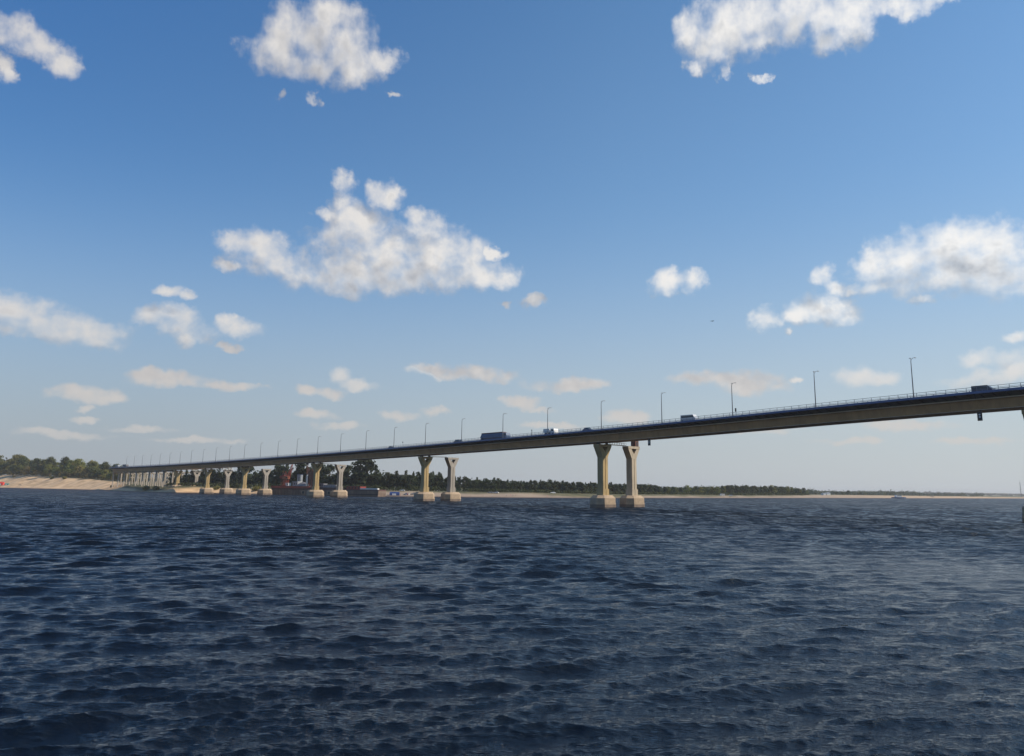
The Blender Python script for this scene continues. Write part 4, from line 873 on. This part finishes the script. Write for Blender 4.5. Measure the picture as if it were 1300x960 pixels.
def lounger(x, t, rz, label, cloth):
    y = float(shore(x))+t; g = empty('sun_lounger', gp(x, y, -.02), rz, label, 'sun lounger', 'loungers at the waterline')
    mb = MB(); mb.prism([(-1.0, .32), (.35, .32), (1.0, .85), (.95, .95), (.33, .42), (-1.0, .42)], 'y', -.35, .35); mb.build('seat', cloth, g)
    for lx in (-.8, .4):
        for ly in (-.3, .3): mb = MB(); mb.box(lx-.04, lx+.04, ly-.04, ly+.04, 0, .318); mb.build('leg', MT['white'], g)
for i, (x, c, w) in enumerate(((-644, 'darkcloth', 'dark lounger nearest the dark umbrella at the water'), (-636, 'white', 'white lounger between two dark ones at the water'), (-630, 'darkcloth', 'dark lounger beside the standing bather at the water'), (-616, 'darkcloth', 'rightmost dark lounger at the edge of the left beach'))):
    lounger(x, 4.5, .4*i, w, MT[c])
pe = [(-716, 6, 'walk', 'dark', 'person in dark clothes walking near the red tent'), (-666, 9, 'sit', 'dark', 'person in dark clothes sitting by the dark umbrella'), (-652.5, 4, 'stand', 'pink', 'person in pink standing at the water near the dark umbrella'),
      (-640, 8, 'sit', 'dark', 'person in dark clothes sitting behind the white lounger'), (-628, 7, 'stand', 'bather', 'bather standing behind the loungers on the left beach'), (-622, 6, 'sit', 'dark', 'person in dark clothes sitting between the dark loungers'), (-613, 7, 'sit', 'dark', 'person in dark clothes sitting by the rightmost lounger'),
      (-604, 9, 'sit', 'white', 'person in a white top sitting alone right of the loungers'), (-560, 12, 'walk', 'bather', 'bather walking alone on the middle of the left beach')]
for x, t, po, ky, lab in pe: person(po, ky, gp(x, float(shore(x))+t, -.02), rng.uniform(-1, 1), lab, 'people on the left beach')
rp_ = random.Random(3)
for x in (-84, -79, -75, -66, -61, -52, -40, -31, -20, -14, -8, -3, 0.5, 2.2, 4.4, 30, 196, 228, 236, 240, 251):
    t = rp_.uniform(2.5, 9); ky = rp_.choice(['dark', 'dark', 'bather', 'white', 'pink'])
    person(rp_.choice(['stand', 'walk', 'stand', 'sit']), ky, gp(x, float(shore(x))+t, -.02), rp_.uniform(0, 6), 'tiny person near the water on the far bank' if x < 100 else 'tiny person near the water right of the tallest piers', 'people along the far bank' if x < 100 else 'people on the right sands')
tent(-88.7, 7, MT['navy'], 'blue and white awning by the water right of the maroon barge', 7.5, 4, 2.6, .1, 'awning')
for x, t, m_, lab in ((-86, 27, 'white', 'white car parked under the trees above the blue awning'), (-80, 8, 'white', 'white car parked on the sand right of the blue awning'), (-74.5, 9, 'silver', 'silver car parked on the bank near the middle pier pair'), (-11.5, 26, 'white', 'white car parked under the trees right of the middle pier pair'),
                      (-16, 27, 'silver', 'silver car parked under the trees beside a white one'), (36, 26, 'white', 'white car parked among bushes below the narrow trees'), (245, 20, 'silver', 'small silver car beside the white van on the right bank'), (-69, 10, 'cardark', 'dark car parked on the bank near the middle pier pair')):
    q = gp(x, float(shore(x))+t); car(0, 0, MT[m_], lab, loc=q, rz=rng.uniform(-.4, .4))
q = gp(231.6, float(shore(231.6))+20); car(0, 0, MT['white'], 'white van parked on the bank right of the tallest piers', loc=q, rz=.2, L=5.4, H=2.3, van=True, cat='van')

def boat(loc, rz, L, label, hullm, cabm, name='motor_boat', ch=1.6):
    g = empty(name, loc, rz, label, 'boat')
    W = L*.16; rings = []
    for z, k_ in ((-.4, .75), (.3, .95), (L*.09, 1.0)):
        rings.append([(x*L/2*(1 if x < 0 else 1+.06*k_), y*W*k_, z) for x, y in ((-1, -.8), (-.2, -1), (.5, -.8), (1, 0), (.5, .8), (-.2, 1), (-1, .8))])
    mb = MB(); mb.loft(rings); mb.build('hull', hullm, g)
    mb = MB(); zt = L*.09+.003; mb.prism([(-L*.28, zt), (L*.18, zt), (L*.10, zt+ch), (-L*.26, zt+ch)], 'y', -W*.6, W*.6); cb = mb.build('cabin', cabm, g)
    mb = MB()
    for y in (-W*.6-.03, W*.6+.005): mb.prism([(-L*.22, zt+ch*.5), (L*.12, zt+ch*.5), (L*.09, zt+ch*.85), (-L*.22, zt+ch*.85)], 'y', y, y+.025)
    mb.build('window', MT['glass'], cb)
    mb = MB(); mb.tube([(-L*.1, 0, zt+ch), (-L*.1, 0, zt+ch+L*.14)], .06); mb.build('mast', MT['dark'], g)
boat((732, 1400, 0), .1, 15, 'dark low motor boat on the water far right', MT['dark'], MT['navy'])
boat((590, 1225, 0), .15, 22, 'blue and white river boat moored at the right sand bar', MT['carblue'], MT['white'], 'river_boat', 3.0)
g = empty('lattice_mast', gp(1545, 2440), 0, 'thin lattice mast on the hazy far shore at the right edge', 'mast')
mb = MB(); lattice(mb, (0, 0, 0), (0, 0, 44), 2.6, .6, 16, .16); mb.build('lattice', MT['lamp'], g)
mb = MB(); mb.tube([(0, 0, 44), (0, 0, 50)], .12); mb.build('antenna', MT['lamp'], g)
# low buildings on the right sands
for i, (x, t, w, h, lab) in enumerate(((455, 60, 10, 3.2, 'long white shed on the right sands'), (470, 75, 6, 4.0, 'small white hut behind the long shed on the right sands'))):
    g = empty('shed', gp(x, float(shore(x))+t, -.1), .3, lab, 'shed')
    mb = MB(); mb.box(-w/2, w/2, -3, 3, 0, h*.7); mb.build('wall', MT['white'], g)
    mb = MB(); mb.prism([(-3.3, h*.7+.002), (3.3, h*.7+.002), (0, h)], 'x', -w/2-.3, w/2+.3); mb.build('roof', MT['steel'], g)
    mb = MB(); mb.box(-.6, .6, -3.05, -3.003, .05, 2.1); mb.build('door', MT['dark'], g)
# distant belts of trees: read as one mass
def belt(name, x0, x1, n, t0, t1, h0, h1, size):
    mb = MB(); r_ = random.Random(int(x0)+7)
    for _ in range(n):
        x = r_.uniform(x0, x1); y = float(shore(x))+r_.uniform(t0, t1); p = gp(x, y); h = r_.uniform(h0, h1)*(1+.35*math.sin(x*.013))
        leaf_quads(mb, r_, (x, y, p.z+h*.45), (r_.uniform(6, 11), 6, h*.55), 20, size)
    return tag(mb.build(name, LEAF_D, recalc=False), kind='stuff')
belt('distant_wood', 540, 1500, 480, 420, 700, 7, 12, 2.2)
belt('distant_wood', 900, 3600, 500, 1300, 1900, 7, 12, 3.2)
belt('distant_wood', -1900, -880, 200, 110, 240, 16, 26, 2.6)

# ------------------------------------------------------------------ bird
mb = MB(); g = link(bpy.data.objects.new('bird', None)); g.location = (49, 190, 47.5); g.rotation_euler = (0, .2, .6); tag(g, 'tiny dark bird gliding high in the clear blue sky', 'bird')
mb.loft([[(x, r_*math.cos(a), r_*math.sin(a)) for a in [k*math.pi/3 for k in range(6)]] for x, r_ in ((-.32, .015), (-.15, .06), (.08, .08), (.22, .05), (.32, .01))])
mb.add([(-.08, .05, .03), (.14, .05, .03), (.10, .35, .13), (-.16, .75, .06), (-.05, .36, .12)], [(0, 1, 2, 3, 4)]); mb.add([(-.08, -.05, .03), (.14, -.05, .03), (.10, -.35, .13), (-.16, -.75, .06), (-.05, -.36, .12)], [(0, 1, 2, 3, 4)])
mb.build('body', MT['dark'], g)

# ------------------------------------------------------------------ haze
def make_haze():
    mb = MB(); mb.box(-61500, 61500, -61500, 61500, -4, 75); o = mb.build('haze', [])
    m = bpy.data.materials.new('haze'); m.use_nodes = True; N = m.node_tree.nodes; L = m.node_tree.links; N.clear()
    out = N.new('ShaderNodeOutputMaterial'); v = N.new('ShaderNodeVolumePrincipled'); v.inputs['Color'].default_value = (.88, .90, .93, 1); v.inputs['Density'].default_value = HAZE; v.inputs['Anisotropy'].default_value = .2
    L.new(v.outputs[0], out.inputs['Volume']); o.data.materials.append(m); tag(o, kind='stuff')
HAZE = 8.5e-5
if HAZE: make_haze()
